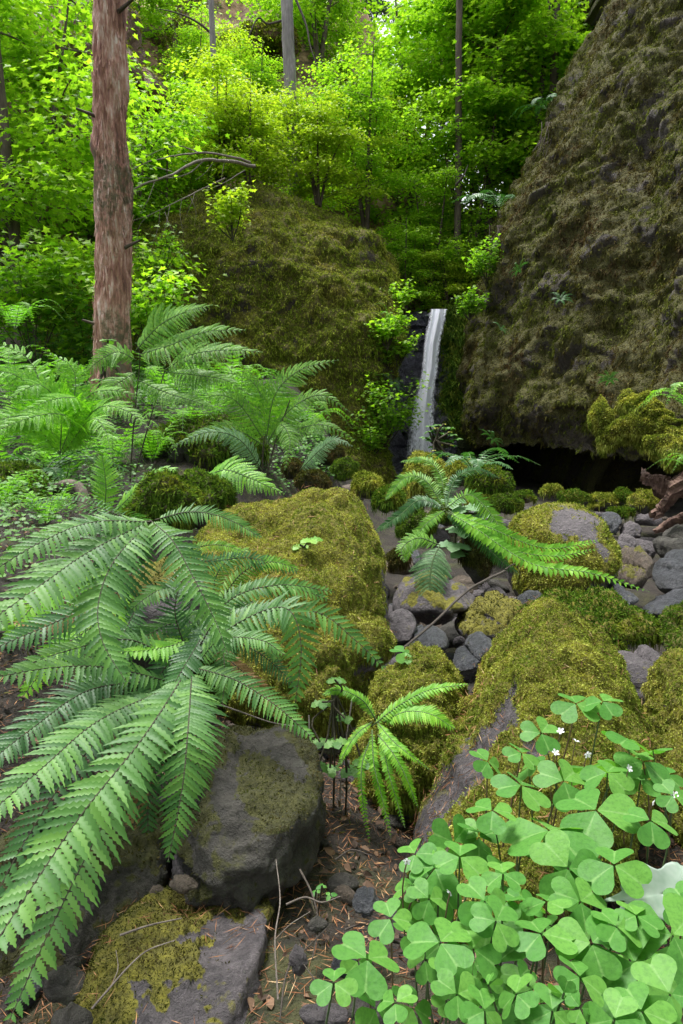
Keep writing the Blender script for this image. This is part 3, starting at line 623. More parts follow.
# waterfall
mb = MB(); at = []
ys_ = [309, 320, 343, 369, 388, 413, 450, 470]; xl = [429, 427, 422, 420, 416, 408, 403, 401]; xr_ = [448, 446, 441, 439, 436, 436, 438, 439]
for L_, (off, sh) in enumerate([(0, 1.0), (.1, .85), (-.08, 1.12)]):
    ny = 130; nx = 26; yy = np.linspace(309, 468, ny); a0 = np.interp(yy, ys_, xl); b0 = np.interp(yy, ys_, xr_); c0 = (a0 + b0) / 2; hw = (b0 - a0) / 2 * sh
    s = np.linspace(-1, 1, nx)
    X_ = c0[None] + hw[None] * s[:, None] + L_ * .3
    D_ = 12.0 + .75 * ((468 - yy) / 160)[None] ** 1.3 - .18 * (1 - s[:, None] ** 2) + off + .04 * np.sin(s[:, None] * 9 + L_ * 2)
    G = P(X_, np.repeat(yy[None], nx, 0), D_)
    if L_ == 0: G[:, :3, 1] += np.array([.9, .5, .1])[None]
    mb.add(G, grid_faces(nx, ny)); at.append((np.clip(1.08 - np.abs(s[:, None]) ** 1.6, 0, 1) * (np.interp(yy, [309, 340, 380, 430, 468], [1.0, .98, .9, .75, .62])[None])).repeat(1, 0).ravel())
V, Fs = mb.get(); o = solo('waterfall', V, Fs, M['water'], smooth=True, attr=np.concatenate(at))
tag(o, 'thin white waterfall dropping down dark wet rock', kind='structure')

# ------------------------------------------------------------------ ferns
def toothed_pinna(nseg=12, width=.3):
    s = np.linspace(0, 1, nseg + 1)
    w = width * (.55 + .45 * np.sin(np.clip(s * 1.15, 0, 1) * math.pi) ** .6) * (1 - s ** 3.5) ** .7
    tooth = np.where(np.arange(nseg + 1) % 2 == 0, .62, 1.12); tooth[0] = .6; w2 = w * tooth
    up = w2 + (s < .16) * width * .35; lo = -w2
    V = np.stack([np.stack([s, lo], 1), np.stack([s + .0, 0 * s], 1), np.stack([s, up], 1)], 0).reshape(-1, 2)
    return V, grid_faces(3, nseg + 1)
PT, PF = toothed_pinna()
PT2, PF2 = toothed_pinna(6, .26)
def frond(pts, width, npair, nhint, r_, style='sword', droop=.25, angle=.22, base=.1, louver=.35, rad=.0016, pw=1.0, wprof=None):
    """returns (V,F) of the pinnae and (V,F) of the rachis"""
    path = spline(pts, 70); T = nrm(np.gradient(path, axis=0)); N = nrm(nhint - (T @ nhint)[:, None] * T); B = np.cross(T, N)
    s = np.linspace(base, .995, npair); k = s * 69; i = np.clip(k.astype(int), 0, 68); fr = (k - i)[:, None]
    pos = path[i] * (1 - fr) + path[i + 1] * fr; t_, n_, b_ = T[i], N[i], B[i]
    q = (s - base) / (1 - base)
    if style == 'sword': prof = np.minimum(1, .45 + q * 3.2) * np.clip((1 - q) / .38, 0, 1) ** .62
    else: prof = np.minimum(1, .35 + q * 3.0) * (1 - q) ** .8
    prof = np.maximum(prof, .04); mb = MB()
    length = np.linalg.norm(np.diff(path, axis=0), axis=1).sum(); gap = length * (1 - base) / npair
    for side in (-1, 1):
        L = width / 2 * prof * r_.uniform(.84, 1.1, npair)
        a = angle + q * .5 + r_.normal(0, .05, npair)
        d = nrm(b_ * (side * np.cos(a))[:, None] + t_ * np.sin(a)[:, None] + n_ * (.1 - .12 + r_.normal(0, .09, npair))[:, None])
        lv = louver + r_.normal(0, .12, npair)
        pn = nrm(n_ * np.cos(lv)[:, None] + t_ * np.sin(lv)[:, None]); sv = nrm(np.cross(pn, d)); pn = np.cross(d, sv)
        if style == 'sword':
            tm, tf = (PT, PF) if npair >= 26 else (PT2, PF2)
            x = tm[None, :, 0]; y = tm[None, :, 1]
            wd = np.minimum(L * .9, gap * 1.75 * pw)[:, None]
            V = pos[:, None] + d[:, None] * (x * L[:, None])[..., None] + sv[:, None] * (y * wd * side * -1)[..., None] \
                - pn[:, None] * ((x ** 2) * L[:, None] * droop + np.abs(y) * wd * -.25)[..., None] + t_[:, None] * ((x ** 2) * L[:, None] * .12)[..., None]
            nv_ = V.shape[1]; f = (tf[None] + (np.arange(npair) * nv_)[:, None, None]).reshape(-1, 4); mb.add(V, f)
        else:
            m = 13; e = np.linspace(.04, .97, m)[None]
            ax = pos[:, None] + d[:, None] * (e * L[:, None])[..., None] - pn[:, None] * ((e ** 2) * L[:, None] * droop)[..., None] + t_[:, None] * (e ** 2 * L[:, None] * .15)[..., None]
            for ss in (-1, 1):
                pl = (L[:, None] * .21 * (1 - e) ** .6 + .002 + 0 * e) * (1.0)
                pl = np.minimum(pl, gap * 1.1)
                pd = nrm(sv * ss * .9)[:, None] + d[:, None] * .45 + np.zeros((1, m, 1)); pd = nrm(pd)
                hw = L[:, None] / m * .85
                b0 = ax; tip = ax + pd * pl[..., None]; mid = ax + pd * pl[..., None] * .5
                V = np.stack([b0, mid + d[:, None] * hw[..., None], tip - pn[:, None] * (pl * .15)[..., None], mid - d[:, None] * hw[..., None]], 2)
                c = V.shape[0] * V.shape[1]; mb.add(V, np.arange(c * 4).reshape(c, 4))
            V = np.stack([pos - t_ * .0006, pos + t_ * .0006, ax[:, -1]], 1); mb.add(V, np.arange(npair * 3).reshape(npair, 3))
    rv, rf = tube(path, np.linspace(rad, rad * .3, 70), 5)
    return mb.get(), (rv, rf)
def add_frond(root, pts, width, npair, mat, stem='stem', nhint=None, seed=0, **kw):
    r_ = np.random.default_rng(seed); pts = np.asarray(pts, float)
    if nhint is None: nhint = nrm(.65 * nrm(CAM - pts.mean(0)) + .6 * np.array([0, 0, 1]))
    (V, Fs), (rv, rf) = frond(pts, width, npair, nhint, r_, **kw)
    f = part(root, 'frond', V, Fs, M[mat], smooth=True)
    q = bpy.data.objects.new('rachis', make_mesh('rachis', rv - origin_of(root), rf, M[stem], True)); COL.objects.link(q); q.parent = f
    return f
def px_pts(l): return [P(*a) for a in l]

# the big near fern: two crowns
fA = empty('sword_fern', P(150, 528, 1.38), 'blue-green sword fern arching from the bank, crown just left of the large central boulder', 'fern')
FA = [([(152, 522, 1.38), (95, 522, 1.25), (45, 540, 1.12), (-30, 585, 1.0)], 36, 'fern_near'), ([(150, 521, 1.38), (92, 550, 1.2), (45, 582, 1.05), (-25, 632, .9)], 62, 'fern_near'),
      ([(150, 522, 1.38), (116, 558, 1.22), (99, 600, 1.12), (102, 640, 1.05), (126, 682, 1.0)], 58, 'fern_near'), ([(150, 520, 1.38), (172, 540, 1.3), (192, 575, 1.22), (214, 618, 1.16), (228, 655, 1.12)], 46, 'fern_near'),
      ([(155, 520, 1.4), (190, 512, 1.4), (225, 518, 1.38), (262, 538, 1.35)], 26, 'fern_near'), ([(150, 522, 1.4), (120, 515, 1.5), (70, 500, 1.6), (20, 505, 1.65)], 30, 'fern_dark'),
      ([(150, 530, 1.4), (120, 590, 1.3), (60, 620, 1.2), (-10, 650, 1.1)], 50, 'fern_dark'), ([(155, 530, 1.42), (200, 560, 1.45), (250, 558, 1.5), (300, 572, 1.5)], 30, 'fern_dark')]
for i, (l, w, m) in enumerate(FA):
    pts = px_pts(l); dm = np.mean([a[2] for a in l]); add_frond(fA, pts, w / F * dm * 1.12, 38, m, seed=i + 1, base=.05, pw=.72)
fB = empty('sword_fern', P(193, 668, 1.22), 'big sword fern nearest the camera with long toothed fronds hanging to the lower left', 'fern')
FB = [([(192, 672, 1.2), (188, 730, 1.02), (182, 790, .95), (168, 862, .9)], 54, 'fern_near'), ([(186, 672, 1.2), (145, 735, .98), (85, 810, .82), (30, 890, .7), (-25, 975, .6)], 70, 'fern_near'),
      ([(184, 678, 1.2), (140, 760, 1.05), (95, 840, .92), (50, 930, .8), (5, 1030, .7)], 60, 'fern_near'), ([(165, 690, 1.2), (100, 720, 1.0), (40, 770, .85), (-30, 830, .72)], 58, 'fern_near'),
      ([(170, 682, 1.22), (110, 668, 1.1), (50, 668, 1.0), (-25, 682, .9)], 40, 'fern_near'), ([(180, 665, 1.25), (130, 640, 1.18), (70, 650, 1.1), (0, 675, 1.0)], 34, 'fern_near'),
      ([(196, 668, 1.22), (235, 680, 1.15), (275, 705, 1.1), (315, 740, 1.05)], 34, 'fern_near'), ([(198, 655, 1.25), (240, 622, 1.25), (285, 608, 1.2), (301, 645, 1.16), (294, 712, 1.12)], 44, 'fern_near'),
      ([(200, 650, 1.28), (255, 615, 1.3), (315, 612, 1.28), (355, 640, 1.25), (388, 672, 1.22)], 34, 'fern_near'), ([(200, 645, 1.28), (230, 600, 1.3), (280, 585, 1.3), (335, 592, 1.3)], 30, 'fern_near'),
      ([(195, 668, 1.25), (220, 640, 1.2), (260, 640, 1.15), (285, 655, 1.12)], 30, 'fern_near'), ([(190, 672, 1.22), (170, 720, 1.12), (150, 790, 1.05), (148, 840, 1.02)], 44, 'fern_dark'),
      ([(160, 680, 1.3), (90, 690, 1.2), (30, 730, 1.05), (-20, 770, .95)], 55, 'fern_dark'),
      ([(190, 660, 1.3), (175, 610, 1.3), (190, 570, 1.35), (225, 556, 1.4)], 34, 'fern_dark'), ([(200, 650, 1.3), (225, 640, 1.3), (262, 655, 1.3), (300, 690, 1.28)], 26, 'fern_dark'),
      ([(192, 672, 1.2), (205, 720, 1.1), (200, 760, 1.04), (190, 800, 1.0)], 44, 'fern_near'), ([(150, 690, 1.3), (80, 760, 1.1), (20, 850, .95), (-30, 950, .85)], 44, 'fern_dark')]
for i, (l, w, m) in enumerate(FB):
    pts = px_pts(l); dm = np.mean([a[2] for a in l]); add_frond(fB, pts, w / F * dm * 1.12, 46 if w > 50 else 34, m, seed=i + 31, base=.04, pw=.8 if w > 50 else .68)
fC = empty('sword_fern', P(215, 612, 1.55), 'smaller tangled sword fern spreading over the left flank of the large central boulder', 'fern')
FC = [([(215, 612, 1.5), (245, 590, 1.45), (290, 588, 1.42), (330, 600, 1.4)], 26, 'fern_near'), ([(215, 612, 1.5), (240, 575, 1.5), (270, 562, 1.5), (300, 570, 1.48)], 24, 'fern_lady'), ([(215, 615, 1.48), (235, 625, 1.38), (262, 640, 1.32), (280, 662, 1.28)], 30, 'fern_near'),
      ([(212, 612, 1.5), (190, 590, 1.4), (160, 590, 1.3), (130, 610, 1.22)], 34, 'fern_near'), ([(212, 615, 1.45), (200, 640, 1.3), (185, 665, 1.2), (165, 700, 1.12)], 40, 'fern_dark'), ([(215, 615, 1.48), (222, 645, 1.35), (225, 675, 1.28), (222, 705, 1.22)], 38, 'fern_near'),
      ([(210, 612, 1.5), (180, 620, 1.35), (140, 640, 1.25), (100, 675, 1.15)], 40, 'fern_near'), ([(218, 610, 1.5), (250, 608, 1.42), (275, 618, 1.38), (290, 635, 1.35)], 24, 'fern_dark'), ([(215, 610, 1.5), (215, 580, 1.52), (228, 560, 1.52), (250, 548, 1.52)], 24, 'fern_lady'),
      ([(214, 612, 1.5), (185, 640, 1.3), (150, 650, 1.2), (115, 652, 1.12)], 34, 'fern_bright'), ([(170, 560, 1.5), (195, 548, 1.5), (220, 545, 1.5), (245, 552, 1.48)], 16, 'fern_lady'), ([(212, 614, 1.45), (175, 655, 1.28), (150, 690, 1.2), (128, 730, 1.12)], 36, 'fern_dark'),
      ([(120, 560, 1.5), (80, 580, 1.4), (40, 600, 1.3), (5, 640, 1.2)], 44, 'fern_bright'), ([(130, 580, 1.5), (100, 620, 1.35), (60, 650, 1.25), (20, 700, 1.15)], 44, 'fern_bright'), ([(140, 600, 1.5), (120, 640, 1.35), (90, 690, 1.25), (70, 740, 1.15)], 40, 'fern_dark'),
      ([(205, 640, 1.4), (235, 665, 1.3), (262, 690, 1.24), (280, 722, 1.2)], 20, 'fern_old'), ([(180, 690, 1.25), (150, 760, 1.12), (135, 820, 1.05), (128, 880, 1.0)], 26, 'fern_old'), ([(140, 560, 1.5), (100, 600, 1.4), (50, 625, 1.3), (10, 622, 1.2)], 24, 'fern_old')]
for i, (l, w, m) in enumerate(FC):
    pts = px_pts(l); dm = np.mean([a[2] for a in l]); add_frond(fC, pts, w / F * dm * 1.1, 32, m, seed=i + 301, base=.05, louver=.5, pw=.75)
# drooping small ferns on the upright mossy boulder
fD = empty('licorice_fern', P(378, 718, 1.32), 'small bright fern with thin fronds drooping over the upright mossy boulder', 'fern')
FD = [([(372, 726, 1.3), (400, 705, 1.28), (430, 690, 1.25), (470, 684, 1.22)], 20), ([(384, 722, 1.3), (405, 712, 1.26), (430, 714, 1.22), (455, 729, 1.2)], 30),
      ([(378, 735, 1.26), (392, 752, 1.2), (405, 775, 1.17), (418, 808, 1.15)], 17), ([(372, 730, 1.28), (374, 765, 1.21), (382, 798, 1.18), (391, 838, 1.15)], 14),
      ([(370, 740, 1.27), (362, 765, 1.21), (362, 795, 1.18), (370, 845, 1.16)], 11), ([(380, 728, 1.3), (388, 770, 1.2), (398, 805, 1.17), (405, 828, 1.15)], 14), ([(376, 720, 1.3), (362, 700, 1.3), (340, 690, 1.28), (322, 695, 1.25)], 18),
      ([(377, 722, 1.3), (390, 738, 1.24), (406, 752, 1.2), (430, 770, 1.18)], 14), ([(372, 722, 1.3), (356, 735, 1.24), (345, 752, 1.2), (336, 772, 1.18)], 12)]
for i, (l, w) in enumerate(FD): add_frond(fD, px_pts(l), w / F * 1.24 * .9, 34, 'fern_bright', 'stem_green', seed=i + 61, base=.06)
# mid fern over the stream
fE = empty('sword_fern', P(448, 512, 3.4), 'bright green fern whose long fronds stretch right across the grey boulder', 'fern')
FE = [([(448, 512, 3.4), (475, 528, 3.2), (530, 563, 2.95), (590, 573, 2.75), (650, 592, 2.6)], 20), ([(450, 512, 3.4), (490, 528, 3.2), (545, 548, 3.1), (602, 540, 3.05)], 24),
      ([(448, 510, 3.4), (500, 545, 3.15), (550, 556, 3.05), (598, 549, 3.0)], 22), ([(446, 508, 3.4), (470, 495, 3.4), (495, 520, 3.3), (508, 550, 3.25)], 34),
      ([(446, 508, 3.45), (455, 480, 3.5), (475, 470, 3.5), (500, 478, 3.5)], 24), ([(444, 508, 3.45), (425, 480, 3.5), (405, 478, 3.5), (385, 500, 3.4)], 30),
      ([(444, 508, 3.45), (420, 500, 3.4), (400, 515, 3.35), (375, 532, 3.3)], 30), ([(446, 508, 3.45), (440, 475, 3.55), (425, 460, 3.6), (400, 462, 3.6)], 26),
      ([(446, 512, 3.4), (470, 530, 3.3), (500, 560, 3.2), (520, 575, 3.2)], 30), ([(445, 510, 3.4), (425, 525, 3.3), (412, 545, 3.25), (405, 562, 3.2)], 26)]
for i, (l, w) in enumerate(FE): add_frond(fE, px_pts(l), w / F * 3.35 * (.85 if i < 3 else .62), 46, 'fern_bright' if i < 3 else ('fern_lady' if i % 2 else 'fern_dark'), 'stem_green', seed=i + 71, base=.05, rad=.003, style='sword', louver=.5)
fP = empty('lady_fern', P(436, 545, 3.1), 'pale grey-green triangular fern frond drooping above the purple-grey rock', 'fern')
add_frond(fP, px_pts([(440, 545, 3.1), (433, 560, 3.05), (430, 585, 3.0), (434, 616, 2.95)]), 58 / F * 3.05, 20, 'fern_pale', 'stem_green', seed=81, style='lady', base=.08, rad=.003, louver=.1)
add_frond(fP, px_pts([(440, 545, 3.1), (418, 538, 3.1), (402, 548, 3.05), (404, 562, 3.0)]), 34 / F * 3.05, 18, 'fern_lady', 'stem_green', seed=82, style='lady', base=.08, rad=.003, louver=.1)
# tall bracken clumps at left, traced fronds
def stalk(root, l, r0=.005, mat='stem'):
    v, f = tube(spline(px_pts(l), 24), np.linspace(r0, r0 * .6, 24), 6); part(root, 'stalk', v, f, M[mat], True)
BR = [
 ('tall bracken fern on two dark stalks standing in front of the reddish trunk', (130, 482, 3.9), 'fern_lady', [([(130, 482, 3.9), (134, 420, 3.9), (140, 360, 3.85), (136, 345, 3.8)], 1), ([(133, 482, 3.9), (150, 420, 3.9), (165, 370, 3.9)], 1)],
  [([(136, 350, 3.8), (160, 325, 3.75), (185, 312, 3.7), (212, 305, 3.65)], 60), ([(138, 355, 3.8), (170, 345, 3.7), (205, 332, 3.65), (245, 330, 3.6)], 60), ([(165, 370, 3.9), (190, 355, 3.8), (225, 350, 3.7), (262, 352, 3.6)], 56),
   ([(136, 360, 3.8), (118, 352, 3.75), (100, 360, 3.7), (80, 378, 3.7)], 40), ([(165, 372, 3.9), (195, 375, 3.8), (225, 380, 3.7), (250, 395, 3.65)], 46), ([(138, 380, 3.85), (165, 392, 3.8), (190, 400, 3.7), (220, 410, 3.6)], 40), ([(136, 372, 3.85), (115, 385, 3.75), (100, 400, 3.7), (88, 420, 3.6)], 36)]),
 ('broad bright fern mound at the left edge beside the reddish trunk', (40, 455, 3.6), 'fern_bright', [],
  [([(60, 455, 3.6), (40, 400, 3.5), (15, 375, 3.4), (-25, 370, 3.3)], 70), ([(60, 455, 3.6), (60, 410, 3.4), (40, 385, 3.3), (10, 398, 3.15)], 70), ([(62, 455, 3.6), (80, 405, 3.5), (60, 398, 3.3), (20, 412, 3.15)], 60),
   ([(62, 455, 3.6), (95, 410, 3.5), (125, 410, 3.4), (150, 430, 3.3)], 52), ([(60, 455, 3.6), (70, 420, 3.4), (40, 415, 3.2), (-15, 435, 3.0)], 62), ([(62, 455, 3.6), (90, 420, 3.4), (105, 430, 3.3), (112, 460, 3.2)], 50),
   ([(60, 455, 3.6), (30, 420, 3.5), (0, 420, 3.4), (-30, 440, 3.3)], 60), ([(62, 455, 3.6), (75, 390, 3.6), (70, 365, 3.6), (45, 352, 3.6)], 56), ([(60, 455, 3.6), (35, 370, 3.7), (10, 348, 3.7), (-25, 340, 3.7)], 60), ([(62, 450, 3.6), (85, 400, 3.65), (110, 390, 3.6), (140, 398, 3.6)], 50)]),
 ('narrow ladder-like green frond standing upright below the bracken', (103, 512, 3.0), 'fern_bright', [], [([(104, 515, 3.0), (106, 490, 3.0), (105, 475, 3.0), (102, 455, 3.0)], 30), ([(112, 515, 3.0), (135, 492, 2.95), (155, 474, 2.9), (178, 468, 2.85)], 22)]),
 ('airy fern clump in the middle with arching fronds and bare dark stalks', (262, 478, 3.8), 'fern_lady', [([(262, 478, 3.8), (264, 440, 3.8), (270, 410, 3.8)], 1), ([(266, 478, 3.8), (276, 440, 3.75), (290, 400, 3.7)], 1)],
  [([(266, 440, 3.8), (275, 395, 3.7), (300, 370, 3.65), (338, 360, 3.6)], 52), ([(268, 440, 3.8), (290, 410, 3.7), (320, 395, 3.65), (350, 412, 3.6)], 44), ([(264, 440, 3.8), (240, 405, 3.7), (220, 395, 3.65), (195, 402, 3.6)], 46),
   ([(264, 445, 3.8), (235, 430, 3.7), (205, 432, 3.6), (172, 448, 3.5)], 40), ([(268, 445, 3.8), (295, 430, 3.7), (325, 425, 3.6), (355, 440, 3.55)], 36), ([(266, 440, 3.8), (262, 400, 3.75), (250, 380, 3.7), (225, 372, 3.65)], 44), ([(266, 445, 3.8), (280, 425, 3.7), (290, 440, 3.6), (285, 470, 3.5)], 34)]),
 ('low bright triangular fern frond just behind the large central boulder', (265, 485, 3.2), 'fern_bright', [], [([(205, 478, 3.2), (225, 470, 3.15), (250, 478, 3.1), (284, 494, 3.05)], 54), ([(240, 490, 3.2), (225, 480, 3.15), (205, 482, 3.1), (180, 494, 3.05)], 40)]),
 ('silvery fern fronds spreading left of the middle clump', (215, 470, 3.6), 'fern_pale', [], [([(262, 470, 3.6), (240, 440, 3.5), (210, 432, 3.4), (172, 446, 3.35)], 36), ([(300, 470, 3.6), (320, 450, 3.5), (335, 440, 3.45), (352, 446, 3.4)], 30)]),
]
for bi, (lab, c, mt, st, fr) in enumerate(BR):
    root = empty('bracken_fern' if bi == 0 else 'lady_fern', P(*c), lab, 'fern')
    for l, _ in st: stalk(root, l)
    for i, (l, w) in enumerate(fr):
        sw = bi == 2
        add_frond(root, px_pts(l), w / F * l[0][2] * 1.1, 26 if sw else 22, mt, 'stem_green', seed=bi * 20 + i + 101, style='sword' if sw else 'lady', base=.06, rad=.003, louver=.2, droop=.35)

# free ferns built once and copied
def free_fern(name, n, L, width, mat, seed, style='sword', pairs=26, rise=.55):
    r_ = np.random.default_rng(seed); root = empty(name, (0, 0, 0))
    for i in range(n):
        a = i * 2.4 + r_.uniform(-.2, .2); l = L * r_.uniform(.75, 1.1); e = rise * r_.uniform(.6, 1.3); h = np.array([math.cos(a), math.sin(a), 0])
        pts = [np.zeros(3), h * l * .3 + [0, 0, l * e * .75], h * l * .65 + [0, 0, l * e * .9], h * l * .95 + [0, 0, l * e * .35]]
        (V, Fs), (rv, rf) = frond(np.array(pts), width, pairs, nrm(np.array([0, 0, 1.]) + h * .2), r_, style=style, base=.08, rad=.004)
        f = part(root, 'frond', V, Fs, M[mat], True); q = bpy.data.objects.new('rachis', make_mesh('rachis', rv, rf, M['stem_green'], True)); COL.objects.link(q); q.parent = f
    return root
ff = {'a': free_fern('sword_fern', 11, .75, .16, 'fern_lady', 1, 'sword', 24), 'b': free_fern('lady_fern', 9, .6, .24, 'fern_bright', 2, 'lady', 18), 'c': free_fern('sword_fern', 9, .45, .1, 'fern_dark', 3, 'sword', 20, .25)}
used = set()
def place(fk, loc, s, rz, label, cat, tilt=(0, 0), group=None):
    o = ff[fk] if fk not in used else copy_tree(ff[fk]); used.add(fk)
    o.location = [float(c) for c in loc]; o.scale = (s, s, s); o.rotation_euler = (tilt[0], tilt[1], rz); tag(o, label, cat, group); return o
def gp(px, d):
    q = P(px, 400, d); return np.array([q[0], q[1], hz(q[0], q[1])])
place('b', gp(20, 5.5), 1.2, .4, 'lush fern behind the bright mound at the left edge', 'fern')
place('b', gp(75, 6.5), 1.0, 2.2, 'fern at the left foot of the reddish trunk', 'fern')
place('b', gp(170, 6.0), 1.1, 1.2, 'green fern to the right behind the reddish trunk', 'fern')
place('b', gp(230, 7.5), 1.2, 3.2, 'fern at the foot of the left rock wall behind the airy clump', 'fern')
for (px, d, s_, rz, lab) in [(-15, 4.3, .95, .1, 'bright fern at the very left edge, behind the fern mound'), (35, 4.6, 1.0, 1.1, 'bright fern behind the middle of the fern mound'), (80, 4.9, .85, 2.4, 'bright fern between the mound and the reddish trunk'), (5, 3.7, .7, 3.0, 'low fern under the left part of the fern mound'), (185, 4.8, .8, .7, 'fern on the bank right of the dark bracken stalks'), (60, 3.9, .8, 2.0, 'lacy fern under the right part of the fern mound'), (110, 4.2, .75, 4.0, 'lacy fern in front of the reddish trunk base'), (150, 4.4, .7, 5.2, 'lacy fern low on the bank between trunk and airy clump'), (215, 5.2, .8, 3.4, 'lacy fern behind the silvery fronds'), (240, 6.2, .9, .4, 'bright fern against the shaded foot of the left rock wall'), (-5, 2.7, .45, 1.4, 'small bright fern at the left edge just above the big fern'), (40, 2.4, .4, 4.4, 'small bright fern behind the uppermost big fern frond')]:
    place('b', gp(px, d), s_, rz, lab, 'fern')
place('a', gp(-20, 8.0), 1.4, 2.0, 'shaded fern far back on the left bank', 'fern')
place('b', P(15, 330, 5.2), .7, 2.0, 'bright fern tip reaching in at the left edge above the mound', 'fern')
place('a', P(300, 440, 8.0), 1.0, 2.0, 'fern growing at the base of the left rock wall', 'fern')
place('c', P(473, 470, 5.4), 1.2, .5, 'low fern on the mossy stones below the waterfall', 'fern')
place('a', P(695, 420, 5.0), .6, .5, 'green fern entering at the right edge above the mossy log', 'fern')
place('b', P(700, 480, 4.4), .55, 2.5, 'fern overhanging the reddish driftwood at the right edge', 'fern')
place('c', P(40, 480, 3.6), 1.2, .5, 'dull fern on the brown mossy bank at the left', 'fern')
place('c', P(548, 110, 12.6), 1.9, .5, 'pale sword fern clinging to the upper edge of the right cliff', 'fern', (.0, -.3))
place('c', P(499, 208, 12.4), 2.2, 1.5, 'sword fern on the corner of the right cliff above hanging roots', 'fern', (.0, -.3))
place('b', P(387, 325, 10.8), .6, 1.5, 'small bright fern on the wall just left of the waterfall', 'fern', (.5, 0))
place('c', P(392, 385, 10.8), .8, 1.0, 'dark fern low on the wall left of the waterfall', 'fern', (.6, 0))
for i, (x, y, d, s) in enumerate([(560, 300, 9.6, .5), (500, 330, 10.6, .5), (492, 440, 10.4, .6), (610, 380, 8.2, .4), (520, 270, 10.6, .5)]):
    place('c', P(x, y, d), s, i, ['little fern high on the middle of the right cliff', 'little fern on the right cliff beside its left corner', 'little dark fern at the left mouth of the cave', 'little fern just above the mossy lump on the right', 'little fern on the right cliff below its upper corner'][i], 'fern', (.7, 0))

# ------------------------------------------------------------------ wood sorrel
def leaflet():
    ns, nt_ = 6, 17; c, r0 = np.array([.655, .30]), .335; m = math.asin(r0 / np.hypot(*c)) + math.atan2(c[1], c[0]); t = np.linspace(-1, 1, nt_); V = []
    for s_ in np.linspace(.02, 1, ns):
        for q in t:
            ph = abs(q) ** .85 * m * .995; u = np.array([math.cos(ph), math.sin(ph)]); cr = c[0] * u[1] - c[1] * u[0]
            Rr = c @ u + math.sqrt(max(r0 * r0 - cr * cr, 0)); x, y = s_ * Rr * u[0], s_ * Rr * u[1] * (1 if q >= 0 else -1)
            V.append((x, y, .11 * abs(y) + .04 * abs(y) * math.sin(7 * x + y) - .13 * x * x))
    return np.array(V), grid_faces(ns, nt_)
LV, LF = leaflet(); LA = np.tile(np.array([0, 0, 0, 0, 0, 0, 0, 0, 1, 0, 0, 0, 0, 0, 0, 0, 0.]), 6)
def sorrel_leaf(root, c, size, az, nn, ground, r_, mat='sorrel', stem='stem_green', close=1.0):
    nn = nrm(nn); e1 = nrm(np.cross(nn, [0.1, 1, .2])); e2 = np.cross(nn, e1); mb = MB()
    for k in range(3):
        a = az + k * 2 * math.pi / 3 + r_.normal(0, .06); d = e1 * math.cos(a) + e2 * math.sin(a); dr = r_.uniform(-.05, .32) * close
        d = nrm(d - nn * dr); s = np.cross(nn, d); up = nrm(np.cross(d, s)); L = size * r_.uniform(.92, 1.06)
        mb.add(c + L * (LV[:, :1] * d + LV[:, 1:2] * s + LV[:, 2:] * up * r_.uniform(.5, 1.6)) + d * .001, LF)
    V, Fs = mb.get(); f = part(root, 'leaf', V, Fs, M[mat], True, attr=np.tile(LA, 3))
    g0 = np.array([c[0] + r_.normal(0, .015), c[1] + r_.uniform(0, .04), ground]); mid = (c + g0) / 2 + r_.normal(0, .006, 3)
    v, ff_ = tube(spline([g0, mid, c - nn * .001], 10), np.linspace(.0013, .0009, 10), 5)
    q = bpy.data.objects.new('stalk', make_mesh('stalk', v - origin_of(root), ff_, M[stem], True)); COL.objects.link(q); q.parent = f
def cz(cx, cy): return 300 + cx / 1.783, 680 + cy / 1.783
def dep_s(py): return float(np.interp(py, [690, 760, 850, 950, 1040], [1.02, .88, .70, .58, .50]))
SL = [(445, 268, 78, 1.1), (528, 232, 72, .5), (330, 394, 56, .6), (120, 497, 62, .8), (250, 468, 66, 1.0), (285, 315, 48, .2), (240, 335, 45, .9), (395, 188, 48, .1), (343, 232, 44, .7),
      (492, 42, 44, .3), (540, 38, 38, .9), (585, 105, 44, .4), (612, 145, 44, 1.2), (548, 165, 42, .0), (625, 250, 48, .7), (478, 335, 66, 1.6), (430, 452, 56, .4), (362, 345, 42, 1.3), (162, 425, 38, .5),
      (450, 590, 52, .2), (560, 605, 56, 1.0), (598, 505, 88, .3), (665, 455, 80, .9), (600, 420, 40, 1.3), (690, 400, 44, .4), (520, 470, 66, 1.9), (565, 440, 44, .5), (310, 480, 52, 1.4), (500, 530, 44, .3), (170, 575, 40, .8), (440, 395, 46, .1),
      (385, 560, 40, 1.1), (660, 560, 76, 1.5), (335, 145, 36, .6), (430, 95, 34, 1.0), (665, 205, 34, .4), (395, 130, 34, .2), (230, 390, 36, .7), (60, 540, 40, .3), (470, 180, 46, .9), (560, 330, 58, .2),
      (350, 430, 44, 0), (205, 310, 38, 1.6), (280, 560, 44, .8), (610, 590, 60, .4), (500, 395, 52, .9), (330, 590, 42, .3)]
rs = np.random.default_rng(4)
sr = empty('wood_sorrel', (.22, .62, .52), 'big clump of heart-leaved green wood sorrel filling the lower right corner', 'plant')
for i, (cx, cy, s, az) in enumerate(SL):
    x, y = cz(cx, cy); d = dep_s(y) * (1 - .02 * (i % 3)); c = P(x, y, d); L = s / 1.783 / F * d * rs.uniform(.9, 1.08)
    nn = nrm(np.array([rs.normal(0, .26), -.34 + rs.normal(0, .24), 1.0]))
    sorrel_leaf(sr, c, L, az * 2.0, nn, min(c[2] - .05, max(.5, c[2] - .14)), rs, stem='stem_red' if i % 3 == 0 else 'stem_green')
